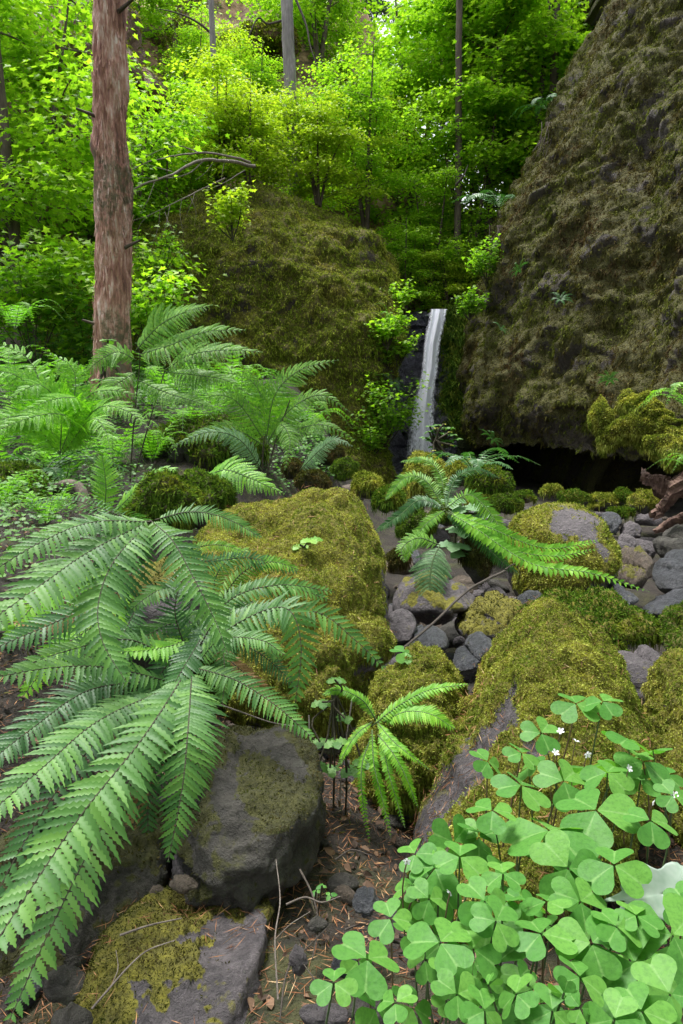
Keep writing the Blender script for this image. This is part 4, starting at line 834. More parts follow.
for i in range(44):
    while True:
        cx, cy = rs.uniform(60, 680), rs.uniform(120, 600)
        if cy > 560 - 1.05 * cx + 0 and cy > np.interp(cx, [60, 200, 330, 430, 520, 680], [440, 330, 230, 110, 90, 130]) and not (cx > 520 and 290 < cy < 450): break
    x, y = cz(cx, cy); d = dep_s(y) + rs.uniform(.03, .08); c = P(x, y, d); L = rs.uniform(30, 56) / 1.783 / F * d
    nn = nrm(np.array([rs.normal(0, .45), -.3 + rs.normal(0, .45), 1.0])); sorrel_leaf(sr, c, L, rs.uniform(0, 6), nn, max(.48, c[2] - .12), rs)
for (cx, cy) in [(335, 545), (500, 585), (470, 560), (700, 385)]:
    x, y = cz(cx, cy); d = dep_s(y) - .02; c = P(x, y, d); sorrel_leaf(sr, c, 26 / 1.783 / F * d, rs.uniform(0, 6), nrm(rs.normal(0, .4, 3) + [0, -.3, 1]), c[2] - .1, rs, close=6)
def flower(root, c, size, r_, nod):
    nod = nrm(nod); e1 = nrm(np.cross(nod, [1, .2, .1])); e2 = np.cross(nod, e1); mb = MB(); t = np.array([(0, 0), (.4, .22), (.8, .3), (1, .12), (1, -.12), (.8, -.3), (.4, -.22)])
    p = np.repeat(c[None], 5, 0); a = np.arange(5) * 2 * math.pi / 5; d = nrm(np.cos(a)[:, None] * e1 + np.sin(a)[:, None] * e2 + nod * .5)
    V, Fs = leaves(p, d, np.repeat(nod[None], 5, 0), size, t, .1); f = part(root, 'flower', V, Fs, M['petal'])
    v, ff_ = tube(spline([c - [0, 0, .1], c - [0.004, 0, .03] + nod * 0, c], 8), .0008, 4)
    q = bpy.data.objects.new('stalk', make_mesh('stalk', v - origin_of(root), ff_, M['stem_red'], True)); COL.objects.link(q); q.parent = f
for (cx, cy) in [(465, 92), (492, 110), (512, 132), (586, 158), (628, 218), (668, 205), (191, 322), (455, 130), (268, 378)]:
    x, y = cz(cx, cy); d = dep_s(y) - .03; flower(sr, P(x, y, d), 7.5 / 1.783 / F * d, rs, rs.normal(0, .5, 3) + [0, -.6, .5])
# small separate sorrels on the moss
for lab, cl in [('pair of small sorrel leaves growing on top of the long sloping boulder', [(560, 652, 16), (545, 656, 15)]), ('tiny bright sorrel sprout on the mossy slope above the main clump', [(593, 682, 9), (600, 688, 8), (590, 690, 8)]),
                ('small sorrel leaves on the mossy rim right of the central boulder', [(405, 652, 12), (412, 656, 10)])]:
    x, y, s = cl[0]; d = 1.33 if x > 450 else 1.62; root = empty('wood_sorrel', P(x, y + 8, d), lab, 'plant')
    for (x, y, s) in cl: c = P(x, y, d - .06); sorrel_leaf(root, c, s / F * d * 1.2, rs.uniform(0, 6), nrm(rs.normal(0, .2, 3) + [0, -.25, 1]), c[2] - .03, rs)
# pale torn leaf
t = np.linspace(0, 2 * math.pi, 60, endpoint=False); rr_ = 1 + .10 * np.sin(7 * t) + .09 * np.sign(np.sin(11 * t)) * np.abs(np.sin(11 * t)) ** .5
c = P(664, 894, .68); e1 = nrm(np.array([1, .15, .12])); e2 = nrm(np.array([-.05, .8, .62])); rings = []
for k in np.linspace(0.002, 1, 10):
    rings.append(c + (np.cos(t) * rr_ ** k * .054 * k)[:, None] * e1 + (np.sin(t) * rr_ ** k * .024 * k)[:, None] * e2 + np.array([0, 0, 1]) * (.004 * np.sin(4 * t) * k ** 2 + .004 * k)[:, None])
G = np.stack(rings, 1); pl = solo('pale_leaf', G, grid_faces(60, 10, True), M['pale_leaf'], smooth=True); tag(pl, 'broad whitish leaf with a torn edge lying among the sorrel at the right edge', 'leaf')
sol = pl.modifiers.new('thickness', 'SOLIDIFY'); sol.thickness = .0006

# ------------------------------------------------------------------ small plants
HT = np.array([(0, 0), (.25, .28), (.6, .3), (1, 0), (.6, -.3), (.25, -.28)])
MAPLE = np.array([(0, 0), (-.12, .38), (.22, .3), (.3, .62), (.52, .26), (1, 0), (.52, -.26), (.3, -.62), (.22, -.3), (-.12, -.38)])
TOOTH = np.array([(0, 0), (.1, .3), (.3, .25), (.4, .5), (.6, .3), (.75, .35), (1, 0), (.75, -.35), (.6, -.3), (.4, -.5), (.3, -.25), (.1, -.3)])
def herb(name, label, cat, pts, size, mat, tmpl, seed, d, per=4, stem='stem', gz_=None):
    r_ = np.random.default_rng(seed); base = P(pts[0][0], pts[0][1] + 12, d + .03); root = empty(name, base, label, cat); mb = MB()
    for (x, y) in pts:
        c = P(x, y, d + r_.uniform(-.03, .03)); v, f = tube(spline([base + r_.normal(0, .006, 3), (base + c) / 2 + r_.normal(0, .015, 3), c], 8), .0016 * d, 4); mb.add(v, f)
    V, Fs = mb.get(); part(root, 'stem', V, Fs, M[stem], True)
    for (x, y) in pts:
        c = P(x, y, d + r_.uniform(-.03, .03)); k = per; a = r_.uniform(0, 6) + np.arange(k) * 2 * math.pi / k
        dd = np.stack([np.cos(a), np.sin(a) * .8, r_.uniform(-.25, .1, k)], 1); V, Fs = leaves(np.repeat(c[None], k, 0), dd, np.tile([0, -.3, 1.], (k, 1)), size * r_.uniform(.7, 1.15, k), tmpl, .15)
        part(root, 'leaf', V, Fs, M[mat])
    return root
herb('small_herb', 'little toothed-leaf plant hanging down the dark gap left of the upright mossy boulder', 'plant', [(335, 680), (322, 702), (345, 718), (320, 742), (335, 742), (318, 765), (330, 768), (350, 770), (333, 822), (345, 826), (362, 762)], .022, 'fern_near', TOOTH, 1, 1.25, 5)
herb('small_herb', 'bright lacy seedling growing from the moss of the large central boulder', 'plant', [(300, 545), (288, 555), (310, 540), (318, 556), (302, 562), (275, 565)], .035, 'fern_lady', TOOTH, 2, 2.0, 5)
herb('small_herb', 'tiny green seedling in the needle litter beside the sorrel', 'plant', [(322, 886), (316, 892), (330, 895)], .010, 'sorrel', HT, 3, .9, 3)
herb('flowering_herb', 'small shrub with yellow-green blossoms at the foot of the waterfall', 'plant', [(440 + 14 * math.cos(k * 2.4) * (k / 22) ** .5 * 1.2, 437 + 15 * math.sin(k * 2.4) * (k / 22) ** .5) for k in range(22)], .09, 'cover', HT, 4, 9.5, 5)
herb('flowering_herb', 'sprig of tiny yellow dots standing beside the foot of the waterfall', 'plant', [(436, 428), (444, 424), (450, 432), (441, 445), (452, 445), (434, 450), (447, 456)], .04, 'yellow_leaf', HT, 5, 9.3, 5)
herb('leafy_seedling', 'leafy stem rising against the reddish trunk', 'plant', [(105, 350), (110, 365), (100, 380), (112, 392), (122, 378), (98, 398), (108, 340)], .07, 'cover', TOOTH, 6, 5.2, 5)
herb('blue_green_herb', 'blue-green leafy plant tucked between the fern and the grey boulder', 'plant', [(452, 500), (465, 508), (478, 505), (470, 520), (460, 530), (485, 515), (455, 545), (465, 552)], .09, 'fern_pale', TOOTH, 7, 3.7, 5)
# shrubs against the left wall
def shrub_at(name, label, px, py, d, r, nleaf, mat, seed, size=.06, flat=.5, tmpl=MAPLE):
    r_ = np.random.default_rng(seed); c = P(px, py, d); base = c - np.array([0, 0, r * 1.1]); root = empty(name, base, label, 'shrub'); mb = MB(); pts = []
    for i in range(9):
        a = i * 2.4; tip = c + r * np.array([math.cos(a) * r_.uniform(.3, 1), math.sin(a) * .6 * r_.uniform(.3, 1), r_.uniform(-.3, .7)])
        s = spline([base, (base + tip) / 2 + r_.normal(0, r * .12, 3), tip], 12); v, f = tube(s, np.linspace(.008, .002, 12) * (d / 8), 4); mb.add(v, f); pts.append(s[5:])
    V, Fs = mb.get(); part(root, 'stem', V, Fs, M['stem'], True)
    pts = np.concatenate(pts); p = pts[r_.integers(0, len(pts), nleaf)] + r_.normal(0, r * .16, (nleaf, 3)) * [1, 1, flat]
    dd = np.stack([r_.normal(size=nleaf), r_.normal(size=nleaf), r_.normal(0, .2, nleaf) - .25], 1); nn = np.stack([r_.normal(0, .3, nleaf), r_.normal(0, .3, nleaf) - .2, np.ones(nleaf)], 1)
    V, Fs = leaves(p, dd, nn, size * r_.uniform(.6, 1.3, nleaf), tmpl, .15); part(root, 'foliage', V, Fs, M[mat]); return root
shrub_at('shrub', 'light green shrub between the reddish trunk and the left rock wall', 146, 295, 7.2, .5, 900, 'maple', 1, .07)
shrub_at('shrub', 'small yellow-green shrub sprouting from the face of the left rock wall', 232, 205, 9.2, .42, 700, 'maple_y', 2, .06)
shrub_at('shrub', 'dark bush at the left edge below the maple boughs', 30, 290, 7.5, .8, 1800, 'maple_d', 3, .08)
shrub_at('shrub', 'low bush at the foot of the left hillside behind the fern mound', 75, 335, 8.2, .8, 1600, 'cover', 4, .07)
shrub_at('shrub', 'bright leaves hanging on the wall edge left of the waterfall', 388, 318, 10.7, .45, 700, 'maple', 6, .06)
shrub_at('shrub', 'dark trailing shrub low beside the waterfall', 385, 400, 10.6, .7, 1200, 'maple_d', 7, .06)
shrub_at('shrub', 'drab shrub on the corner of the right cliff under the sword fern', 488, 255, 11.7, .5, 900, 'maple_d', 8, .06)

for i, (x, y, d, r0, mt, lab) in enumerate([(400, 345, 11.2, .3, 'maple', 'small leafy tuft on the rock edge just left of the falling water'), (376, 350, 10.9, .35, 'maple_d', 'ragged green tuft on the right flank of the left rock wall'), (368, 430, 10.4, .4, 'maple_d', 'low leafy tangle at the right foot of the left rock wall'),
        (398, 292, 11.6, .35, 'maple', 'bright tuft where the left rock wall top meets the gully'), (470, 300, 11.4, .3, 'maple_d', 'small leafy tuft on the left edge of the right cliff'), (150, 250, 9.8, .5, 'maple_d', 'leafy tangle under the dead branch beside the trunk')]):
    shrub_at('shrub', lab, x, y, d, r0, 600, mt, 30 + i, .055)
# ------------------------------------------------------------------ trees
def bark_trunk(root, path, rad, mat, k=20, seed=0, amp=.06, name='trunk', moss=None):
    path = np.asarray(path); n = len(path); T = nrm(np.gradient(path, axis=0)); A = nrm(np.cross(T, [0.2, 1, .1])); B = np.cross(T, A); th = np.linspace(0, 2 * math.pi, k, endpoint=False)
    dirv = np.cos(th)[:, None, None] * A[None] + np.sin(th)[:, None, None] * B[None]; V = path[None] + rad[None, :, None] * dirv
    nz = fbm(V * [1, 1, .22] / rad.mean(), .35, 4, seed); V = V + dirv * (nz * amp * rad.mean() * 2)[..., None]
    V = V.reshape(-1, 3); part(root, name, V, grid_faces(k, n, True), M[mat], True, attr=(moss(V) if moss else None)); return V
# the reddish trunk
tb = P(110, 398, 5.7); tb[2] = hz(tb[0], tb[1]) - .1
root = empty('conifer_tree', tb, 'tall reddish peeling conifer trunk standing on the left bank', 'tree')
zz = np.linspace(0, 7.0, 420); px_ = P(111.5, 0, 5.7)
path = np.stack([0 * zz, np.full_like(zz, tb[1]), tb[2] + zz], 1); path[:, 0] = (111 - 341.5) / F * ((path - CAM) @ FW) + .012 * np.sin(zz * 1.4)
rad = .122 + .034 * np.exp(-zz / 1.2) + .10 * np.exp(-zz / .12) + .012 * np.exp(-((zz - 1.75) / .35) ** 2)
k = 150; th = np.linspace(0, 2 * math.pi, k, endpoint=False); V = path[None] + rad[None, :, None] * np.stack([np.cos(th), np.sin(th), 0 * th], 1)[:, None]
dv = np.broadcast_to(np.stack([np.cos(th), np.sin(th), 0 * th], 1)[:, None], V.shape)
Q = V * [1, 1, .18]; plate = np.floor((fbm(Q, .05, 3, 3) + 1) * 5) / 5 - 1
V = V + dv * (fbm(Q, .045, 4, 1) * .032 + plate * .02 + fbm(V, .3, 3, 5) * .018 + np.maximum(0, fbm(V * [1, 1, .6], .09, 3, 8) - .25) * .06 * sstep(1.2, 1.7, V[..., 2] - tb[2] - .2) * sstep(3.0, 2.2, V[..., 2] - tb[2]))[..., None]
V = V.reshape(-1, 3); hgt_ = V[:, 2] - tb[2]
ms = .5 * np.exp(-((hgt_ - 1.85) / .4) ** 2) + .22 * sstep(1.8, .6, hgt_) + .35 * np.exp(-((hgt_ - .5) / .4) ** 2) * (V[:, 0] > tb[0]) + .25 * (hgt_ < .15) + .1
part(root, 'trunk', V, grid_faces(k, len(zz), True), M['bark_red'], True, attr=ms)
for hz_, az_, ln_ in [(1.35, .3, .16), (2.35, 2.9, .12), (3.1, -.4, .18), (.75, 2.6, .1), (3.6, 3.4, .12)]:
    c0 = np.array([np.interp(tb[2] + hz_, path[:, 2], path[:, 0]), tb[1], tb[2] + hz_]); dv_ = np.array([math.cos(az_), -abs(math.sin(az_)) - .2, .25]); v_, f_ = tube(spline([c0, c0 + dv_ * (.1 + ln_ * .4), c0 + dv_ * (.12 + ln_)], 12), np.linspace(.022, .008, 12), 7); part(root, 'branch_stub', v_, f_, M['bark_dark'], True)
rr = np.random.default_rng(3); Fq = grid_faces(k, len(zz), True); p, nn = scatter(V, Fq, sstep(-.2, .3, fbm(V * [1, 1, .5], .3, 3, 9)), 1800, rr); nn = nrm((p - np.stack([np.interp(p[:, 2], path[:, 2], path[:, 0]), np.full(len(p), tb[1]), p[:, 2]], 1)))
dd = nrm(np.array([0, 0, 1.0]) * np.sign(rr.normal(size=(len(p), 1))) + nn * rr.uniform(.03, .3, (len(p), 1)) + rr.normal(0, .08, p.shape)); sd = nrm(np.cross(nn, dd)); L = rr.uniform(.02, .12, len(p))[:, None]; w_ = rr.uniform(.002, .009, len(p))[:, None]
o4 = p + nn * .004; Vf = np.stack([o4 - sd * w_, o4 + sd * w_, o4 + dd * L + sd * w_ * .6, o4 + dd * L - sd * w_ * .7], 1)
part(root, 'bark_flakes', Vf.reshape(-1, 3), np.arange(len(p) * 4).reshape(-1, 4), M['bark_red'], attr=np.repeat(.5 * np.exp(-((p[:, 2] - tb[2] - 1.85) / .4) ** 2) + .1, 4))

def maple(name, seed, h, spread, nlimb, nleaf, mat, leafsize=.085, stems=3, low=.15, bark='bark_dark'):
    r_ = np.random.default_rng(seed); root = empty(name, (0, 0, 0)); cl = []
    lm = MB()
    for s in range(stems):
        a = s * 2.1 + r_.uniform(0, 1); lean = r_.uniform(.15, .45) * spread * (0 if stems == 1 else 1) + .05; hh = h * r_.uniform(.75, 1)
        pth = spline([np.zeros(3) + r_.normal(0, .03, 3), np.array([math.cos(a) * lean * .3, math.sin(a) * lean * .3, hh * .35]), np.array([math.cos(a) * lean * .7, math.sin(a) * lean * .7, hh * .7]), np.array([math.cos(a) * lean, math.sin(a) * lean, hh])], 40)
        bark_trunk(root, pth, np.linspace(.011 * h + .01, .008, 40), bark, 10, seed + s)
        for l in range(nlimb):
            f = low + (1 - low) * (l + r_.uniform(0, 1)) / nlimb; b = pth[int(f * 39)]; az = r_.uniform(0, 6.28); ln = spread * r_.uniform(.5, 1.0) * (1 - .45 * f)
            tip = b + np.array([math.cos(az) * ln, math.sin(az) * ln, ln * r_.uniform(-.05, .45)]); sp = spline([b, (b + tip) / 2 + [0, 0, ln * .13], tip], 14)
            v, ff_ = tube(sp, np.linspace(.006 * h * .35 + .004, .002, 14), 5); lm.add(v, ff_)
            for q in sp[4:]: cl.append((q, ln))
    V, Fs = lm.get(); part(root, 'limbs', V, Fs, M[bark], True)
    # sprays: flat layered clumps of leaves along the limbs
    npr = 34; nc = nleaf // npr; idx = r_.integers(0, len(cl), nc); cen = np.array([cl[i][0] for i in idx]) + r_.normal(0, .12, (nc, 3)) * [1, 1, .5]
    tl = r_.normal(0, .22, (nc, 2)); sz = r_.uniform(.14, .34, nc)
    o = r_.normal(size=(nc, npr, 3)) * sz[:, None, None] * [1, 1, .14]
    o[..., 2] += o[..., 0] * tl[:, None, 0] + o[..., 1] * tl[:, None, 1] - (o[..., 0] ** 2 + o[..., 1] ** 2) * .5
    p = (cen[:, None] + o).reshape(-1, 3); n = len(p); out = o.reshape(-1, 3)
    dd = nrm(out * [1, 1, 0] + r_.normal(0, .12, (n, 3))) + np.array([0, 0, -.3]); nn = np.stack([r_.normal(0, .35, n), r_.normal(0, .35, n), np.ones(n)], 1)
    V, Fs = leaves(p, dd, nn, leafsize * r_.uniform(.6, 1.25, n), MAPLE, .2); part(root, 'crown', V, Fs, M[mat]); return root
def conifer(name, seed, h, r0, nb, mat='needle', bare=.25):
    r_ = np.random.default_rng(seed); root = empty(name, (0, 0, 0)); z = np.linspace(0, h, 60); pth = np.stack([.05 * np.sin(z * .5), 0 * z, z], 1); bark_trunk(root, pth, np.linspace(.016 * h, .02, 60), 'bark_dark', 12, seed)
    P_, D_ = [], []; lm = MB()
    for b in range(nb):
        f = bare + (1 - bare) * (b + r_.uniform()) / nb; az = r_.uniform(0, 6.28); ln = r0 * (1 - f) ** .7 * r_.uniform(.7, 1.1) + .2; b0 = np.array([0, 0, f * h]); h_ = np.array([math.cos(az), math.sin(az), 0])
        sp = spline([b0, b0 + h_ * ln * .5 + [0, 0, -.08 * ln], b0 + h_ * ln + [0, 0, -.35 * ln]], 16); v, ff_ = tube(sp, np.linspace(.02, .005, 16), 4); lm.add(v, ff_)
        m = int(120 * ln); t_ = r_.uniform(.1, 1, m) * 15; i = np.clip(t_.astype(int), 0, 14); q = sp[i] + (sp[i + 1] - sp[i]) * (t_ - i)[:, None]; side = np.cross(h_, [0, 0, 1]) * np.sign(r_.normal(size=(m, 1)))
        q = q + side * (r_.random((m, 1)) * .35 * ln * (1.1 - t_ / 15)[:, None]); q[:, 2] -= r_.random(m) * .25; P_.append(q); D_.append(nrm(side * .5 + h_ * .4 + np.array([0, 0, -.7]) + r_.normal(0, .2, (m, 3))))
    V, Fs = lm.get(); part(root, 'limbs', V, Fs, M['bark_dark'], True); p = np.concatenate(P_); dd = np.concatenate(D_); V, Fs = blades(p, dd, r_.uniform(.15, .4, len(p)), .06, None, r_); part(root, 'crown', V, Fs, M[mat]); return root
tp_ = {'m1': maple('vine_maple', 11, 5.0, 2.2, 9, 13000, 'maple', .07), 'm2': maple('vine_maple', 12, 6.5, 2.8, 10, 15000, 'maple', .095), 'y1': maple('vine_maple', 13, 3.6, 2.2, 9, 10000, 'maple_y', .08, 4, .05),
       'd1': maple('vine_maple', 14, 5.0, 2.2, 9, 10000, 'maple_d', .08), 't1': maple('alder_tree', 15, 12, 3.4, 26, 22000, 'maple', .11, 1, .3), 'c1': conifer('conifer_tree', 16, 18, 3.4, 130)}
usedt = set()
def tree(k, loc, s, rz, label, group, sxy=1.0):
    o = tp_[k] if k not in usedt else copy_tree(tp_[k]); usedt.add(k); o.location = [float(c) for c in loc]; o.scale = (s * sxy, s * sxy, s); o.rotation_euler = (0, 0, rz); tag(o, label, 'tree', group)
def tgp(px, d, sink=.1): q = P(px, 300, d); return np.array([q[0], q[1], hz(q[0], q[1]) - sink])
G1 = 'leafy maples around the gorge'
for a in [
    ('m1', tgp(15, 9.5), 1.15, .3, 'vine maple at the left edge with layered bright boughs beside the trunk'),
    ('d1', tgp(-20, 12), 1.3, .9, 'darker maple deep in the left corner of the gorge'),
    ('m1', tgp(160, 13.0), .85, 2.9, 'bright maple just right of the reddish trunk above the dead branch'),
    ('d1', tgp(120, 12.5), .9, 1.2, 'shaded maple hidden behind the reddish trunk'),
    ('m2', tgp(180, 15.5), .62, .5, 'maple with rounded leaf masses in front of the thin dark trunk'),
    ('y1', P(250, 195, 13.2), .62, .2, 'yellow-green maple bush on top of the left rock wall, in front of the grey trunk'),
    ('y1', P(318, 205, 13.6), .6, 1.9, 'yellow-green maple bush at the right end of the left rock wall top'),
    ('m1', P(365, 240, 14.5), .75, 2.5, 'green maple filling the dip between the two cliffs'),
    ('m1', tgp(432, 14.6), .55, .7, 'low bright maple directly above the lip of the waterfall'),
    ('m1', tgp(405, 13.9), .42, 2.2, 'very low bright maple on the ledge left of the waterfall lip'),
    ('y1', tgp(450, 14.2), .4, 3.3, 'small yellow-green maple on the ledge right of the waterfall lip'),
    ('y1', P(222, 190, 13.6), .55, 4.2, 'yellow-green maple bush at the left end of the left rock wall top', 1.5),
    ('m1', tgp(262, 17), .5, 2.6, 'spreading maple in front of the golden soil outcrop', 1.4),
    ('y1', tgp(345, 16.5), .6, 5.5, 'pale spreading maple behind the dip between the cliffs', 1.5),
    ('m1', tgp(200, 18.5), .55, .9, 'maple hiding the base of the thin grey trunk', 1.3),
    ('m1', tgp(320, 20), 1.0, 3.9, 'light maple right of the grey trunk below the conifers', 1.3),
    ('m1', tgp(100, 14.5), .7, 2.9, 'maple peeping out left behind the reddish trunk', 1.2),
    ('m2', tgp(412, 18), .95, 1.4, 'larger maple behind the dip, left of the dark slender trunk'),
    ('m1', tgp(468, 15.2), .9, 3.0, 'maple pressed against the left corner of the right cliff'),
    ('m2', tgp(490, 18.5), 1.2, .1, 'tall maple just behind the edge of the right cliff'),
    ('m1', tgp(525, 16.0), 1.5, 2.3, 'big maple overhanging the upper edge of the right cliff'),
    ('y1', tgp(372, 19), .55, 1.0, 'pale yellow-green maple below the sky gap'),
    ('m2', tgp(318, 21), .5, 2.0, 'maple growing behind the grey trunk beside the brown outcrop'),
    ('y1', tgp(240, 18), .6, .4, 'yellowish maple below the golden soil slope'),
    ('t1', tgp(487, 15.5), .8, .5, 'slender alder with dark trunk rising behind the waterfall'),
    ('t1', tgp(505, 22), 1.0, 1.9, 'alder behind the right cliff with sky showing beside it'),
    ('t1', tgp(560, 19), 1.0, 3.1, 'alder standing highest above the right cliff'),
    ('m2', tgp(140, 20), .7, .8, 'maple on the steep pinkish slope behind the reddish trunk'),
    ('m2', tgp(-5, 17), .7, 2.8, 'maple on the steep pinkish slope at the far left'),
    ('m1', tgp(80, 16), .6, 1.1, 'smaller maple at the foot of the pinkish slope'),
    ('m2', tgp(160, 26), .8, 2.2, 'distant maple at the top left of the hillside'),
    ('d1', tgp(345, 25), .55, 1.2, 'distant dark maple right of the grey trunk')]:
    tree(a[0], a[1], a[2], a[3], a[4], G1, a[5] if len(a) > 5 else 1.15)
for a in [('t1', (-3.6, -.8, .6), .9, .3, 'tall alder standing behind the photographer on the left bank'), ('t1', (3.2, -.5, .3), .95, 1.8, 'tall alder behind the photographer on the right bank'),
          ('t1', (.3, -3.2, .5), 1.0, 4.1, 'tall alder directly behind the photographer'), ('t1', (5.2, 2.6, .4), 1.0, 5.0, 'tall alder beyond the right edge by the stream')]:
    tree(a[0], a[1], a[2], a[3], a[4], G1)  # out-of-view canopy, added so its crowns shade the foreground
G2 = 'conifers on the hilltop'
for (px, d, s, rz, lab) in [(345, 34, 1.0, .4, 'grey-green conifer with drooping boughs left of the sky gap'), (320, 38, 1.2, 1.4, 'further conifer behind the grey trunk'), 
                            (600, 34, 1.0, .9, 'conifer showing beside the top of the right cliff'), (200, 42, 1.2, .7, 'conifer on the hilltop at upper left'), (60, 40, 1.2, 2.7, 'conifer on the hilltop at the far upper left')]:
    tree('c1', tgp(px, d, .3), s, rz, lab, G2)
# bare straight trunks
def pole_tree(px, pyb, d, wpx, mat, label, lean=0., limbs=(), top=None):
    b = P(px, pyb, d); b[2] = min(b[2], hz(b[0], b[1])) - .3; r0 = wpx / F * d / 2; h = 9 if top is None else top
    t_ = P(px + lean, -60, d); z = np.linspace(0, 1, 90); end = np.array([t_[0], b[1], t_[2] + 1.5]); pth = b + (end - b) * z[:, None]; pth[:, 0] += .04 * np.sin(z * 7) * wpx / 8
    root = empty('bare_trunk_tree', b, label, 'tree'); bark_trunk(root, pth, np.linspace(r0 * 1.1, r0 * .8, 90), mat, 24, int(px), .1)
    for l in limbs:
        v, f = tube(spline([P(*q) for q in l], 20), np.linspace(.03, .008, 20), 5); part(root, 'limb', v, f, M['twig_dark'], True)
pole_tree(292, 140, 14.1, 12.5, 'bark_grey', 'grey straight conifer trunk rising behind the yellow-green bush', -1, [[(290, 18, 14.1), (268, 24, 14.0), (258, 18, 13.9), (248, 38, 13.8)], [(294, -5, 14.1), (306, 25, 14.0), (310, 45, 13.9), (318, 70, 13.8)]])
pole_tree(217, 130, 14.2, 6, 'bark_grey', 'thin grey trunk with two drooping dead limbs right of the reddish tree', -2, [[(216, 38, 14.2), (200, 24, 14.1), (180, 14, 14.0), (155, 8, 13.9)]])
pole_tree(456, 230, 14.3, 6.5, 'bark_dark', 'slender dark trunk in the green gap above the waterfall', 0, [[(456, 185, 13.5), (464, 175, 13.4), (468, 165, 13.4)]])
pole_tree(514, 100, 16, 5.5, 'bark_dark', 'thin brown trunk showing between leaves above the right cliff', 0)
pole_tree(556, 60, 14.5, 9, 'bark_dark', 'brown trunk nearest the upper edge of the right cliff', 0)
pole_tree(3, 110, 8.6, 11, 'bark_dark', 'dark trunk half hidden by leaves at the top left corner', 0)
# rocky outcrops on the hillside
def outcrop(label, px, py, rx, ry, d, mat, seed, moss, tilt=.6):
    V, Fc, S = displaced_rock(ell(px, py, rx, ry, seed=seed, j=.15), d, rx / F * d * .7, tilt, 6, seed, .6, .3); n = vnormals(V, Fc); w = moss_weight(V, n, moss, seed, S)
    root = empty('rock_outcrop', V.mean(0), label, 'rock outcrop'); part(root, 'rock', V, Fc, M[mat], smooth=True, attr=w); r_ = np.random.default_rng(seed)
    p, nn = scatter(V, Fc, .15 + w, 16000, r_); d = nrm(nn * .5 + r_.normal(0, .5, p.shape) + [0, 0, -.2]); L = r_.uniform(.05, .14, len(p)); Vb, Fb = blades(p, d, L, .045, np.stack([0 * L, 0 * L, -L * .3], 1), r_); part(root, 'moss', Vb, Fb, M['moss_cliff_warm'])
    return root
outcrop('pinkish bare rock slope showing through the leaves left of the reddish trunk', 50, 130, 105, 140, 13.5, 'outcrop', 401, .3)
outcrop('orange-brown bare slope glimpsed right of the reddish trunk at the top', 180, 45, 30, 55, 20, 'outcrop', 402, .3)
outcrop('dark outcrop with golden soil on top, left of the grey trunk', 262, 80, 26, 40, 20, 'cliff', 403, .4)
outcrop('dark mossy outcrop right of the grey trunk', 325, 125, 34, 62, 19, 'cliff_warm', 404, .4)
outcrop('rocky hump with brown grass just left of the grey trunk top', 258, 50, 40, 24, 18, 'outcrop', 405, .5)

# ------------------------------------------------------------------ dead wood
def branch(name, label, cat, paths, mat, k=6):
    root = empty(name, P(*paths[0][0][0]), label, cat)
    for i, (l, r0, r1) in enumerate(paths):
        if name == 'dead_branch': r0, r1 = r0 * .6, r1 * .6
        p = spline([P(*q) for q in l], 36); p = p + fbm(p, .25, 3, i) [:, None] * np.array([.3, .3, 1]) * r0 * 1.5
        v, f = tube(p, np.linspace(r0, r1, 36), k); part(root, 'limb' if i < 2 else 'twig', v, f, M[mat], True)
    return root
branch('dead_branch', 'bare grey dead branch arching from the left rock wall top towards the reddish trunk', 'branch', [
    ([(254, 167, 9.6), (238, 162, 9.3), (205, 160, 9.0), (175, 172, 8.7), (130, 192, 8.4), (95, 214, 8.2)], .045, .012), ([(250, 162, 9.6), (220, 155, 9.2), (190, 154, 9.0), (155, 160, 8.7), (120, 176, 8.4)], .03, .008),
    ([(205, 160, 9), (185, 175, 8.8), (150, 178, 8.6), (130, 176, 8.5)], .014, .004), ([(225, 178, 9.2), (200, 190, 9.0), (180, 200, 8.8), (150, 215, 8.6), (128, 222, 8.5)], .018, .005), ([(195, 192, 9), (192, 202, 8.9), (186, 216, 8.9)], .01, .003),
    ([(172, 172, 8.7), (150, 165, 8.7), (140, 158, 8.7)], .01, .003), ([(245, 170, 9.4), (222, 184, 9.1), (205, 192, 9)], .012, .004), ([(155, 181, 8.6), (148, 200, 8.5), (140, 214, 8.5)], .01, .003), ([(170, 205, 8.8), (166, 225, 8.7), (160, 240, 8.7)], .008, .003), ([(182, 198, 8.8), (180, 215, 8.8), (184, 235, 8.8)], .008, .003), ([(160, 210, 8.7), (158, 228, 8.7), (150, 250, 8.7)], .008, .002), ([(190, 196, 8.9), (196, 212, 8.9), (194, 226, 8.9)], .008, .002), ([(140, 190, 8.4), (125, 200, 8.4), (118, 216, 8.4)], .008, .003), ([(215, 160, 9.1), (206, 172, 9.0), (196, 180, 9.0)], .008, .003),
    ([(225, 158, 9.2), (222, 175, 9.1), (220, 190, 9.1)], .008, .003), ([(200, 153, 9), (180, 146, 9), (160, 150, 8.9), (140, 160, 8.8)], .012, .004), ([(165, 212, 8.7), (170, 226, 8.6), (176, 234, 8.6)], .008, .003), ([(150, 215, 8.6), (140, 225, 8.6), (136, 245, 8.6)], .008, .003)], 'twig')
branch('fallen_stick', 'long thin dark stick leaning across the stream gap behind the upright mossy boulder', 'stick', [([(505, 570, 3.0), (470, 590, 2.6), (430, 625, 2.2), (383, 664, 1.9)], .006, .004), ([(505, 570, 3.0), (515, 565, 3.1), (520, 574, 3.1)], .004, .002)], 'twig_dark')
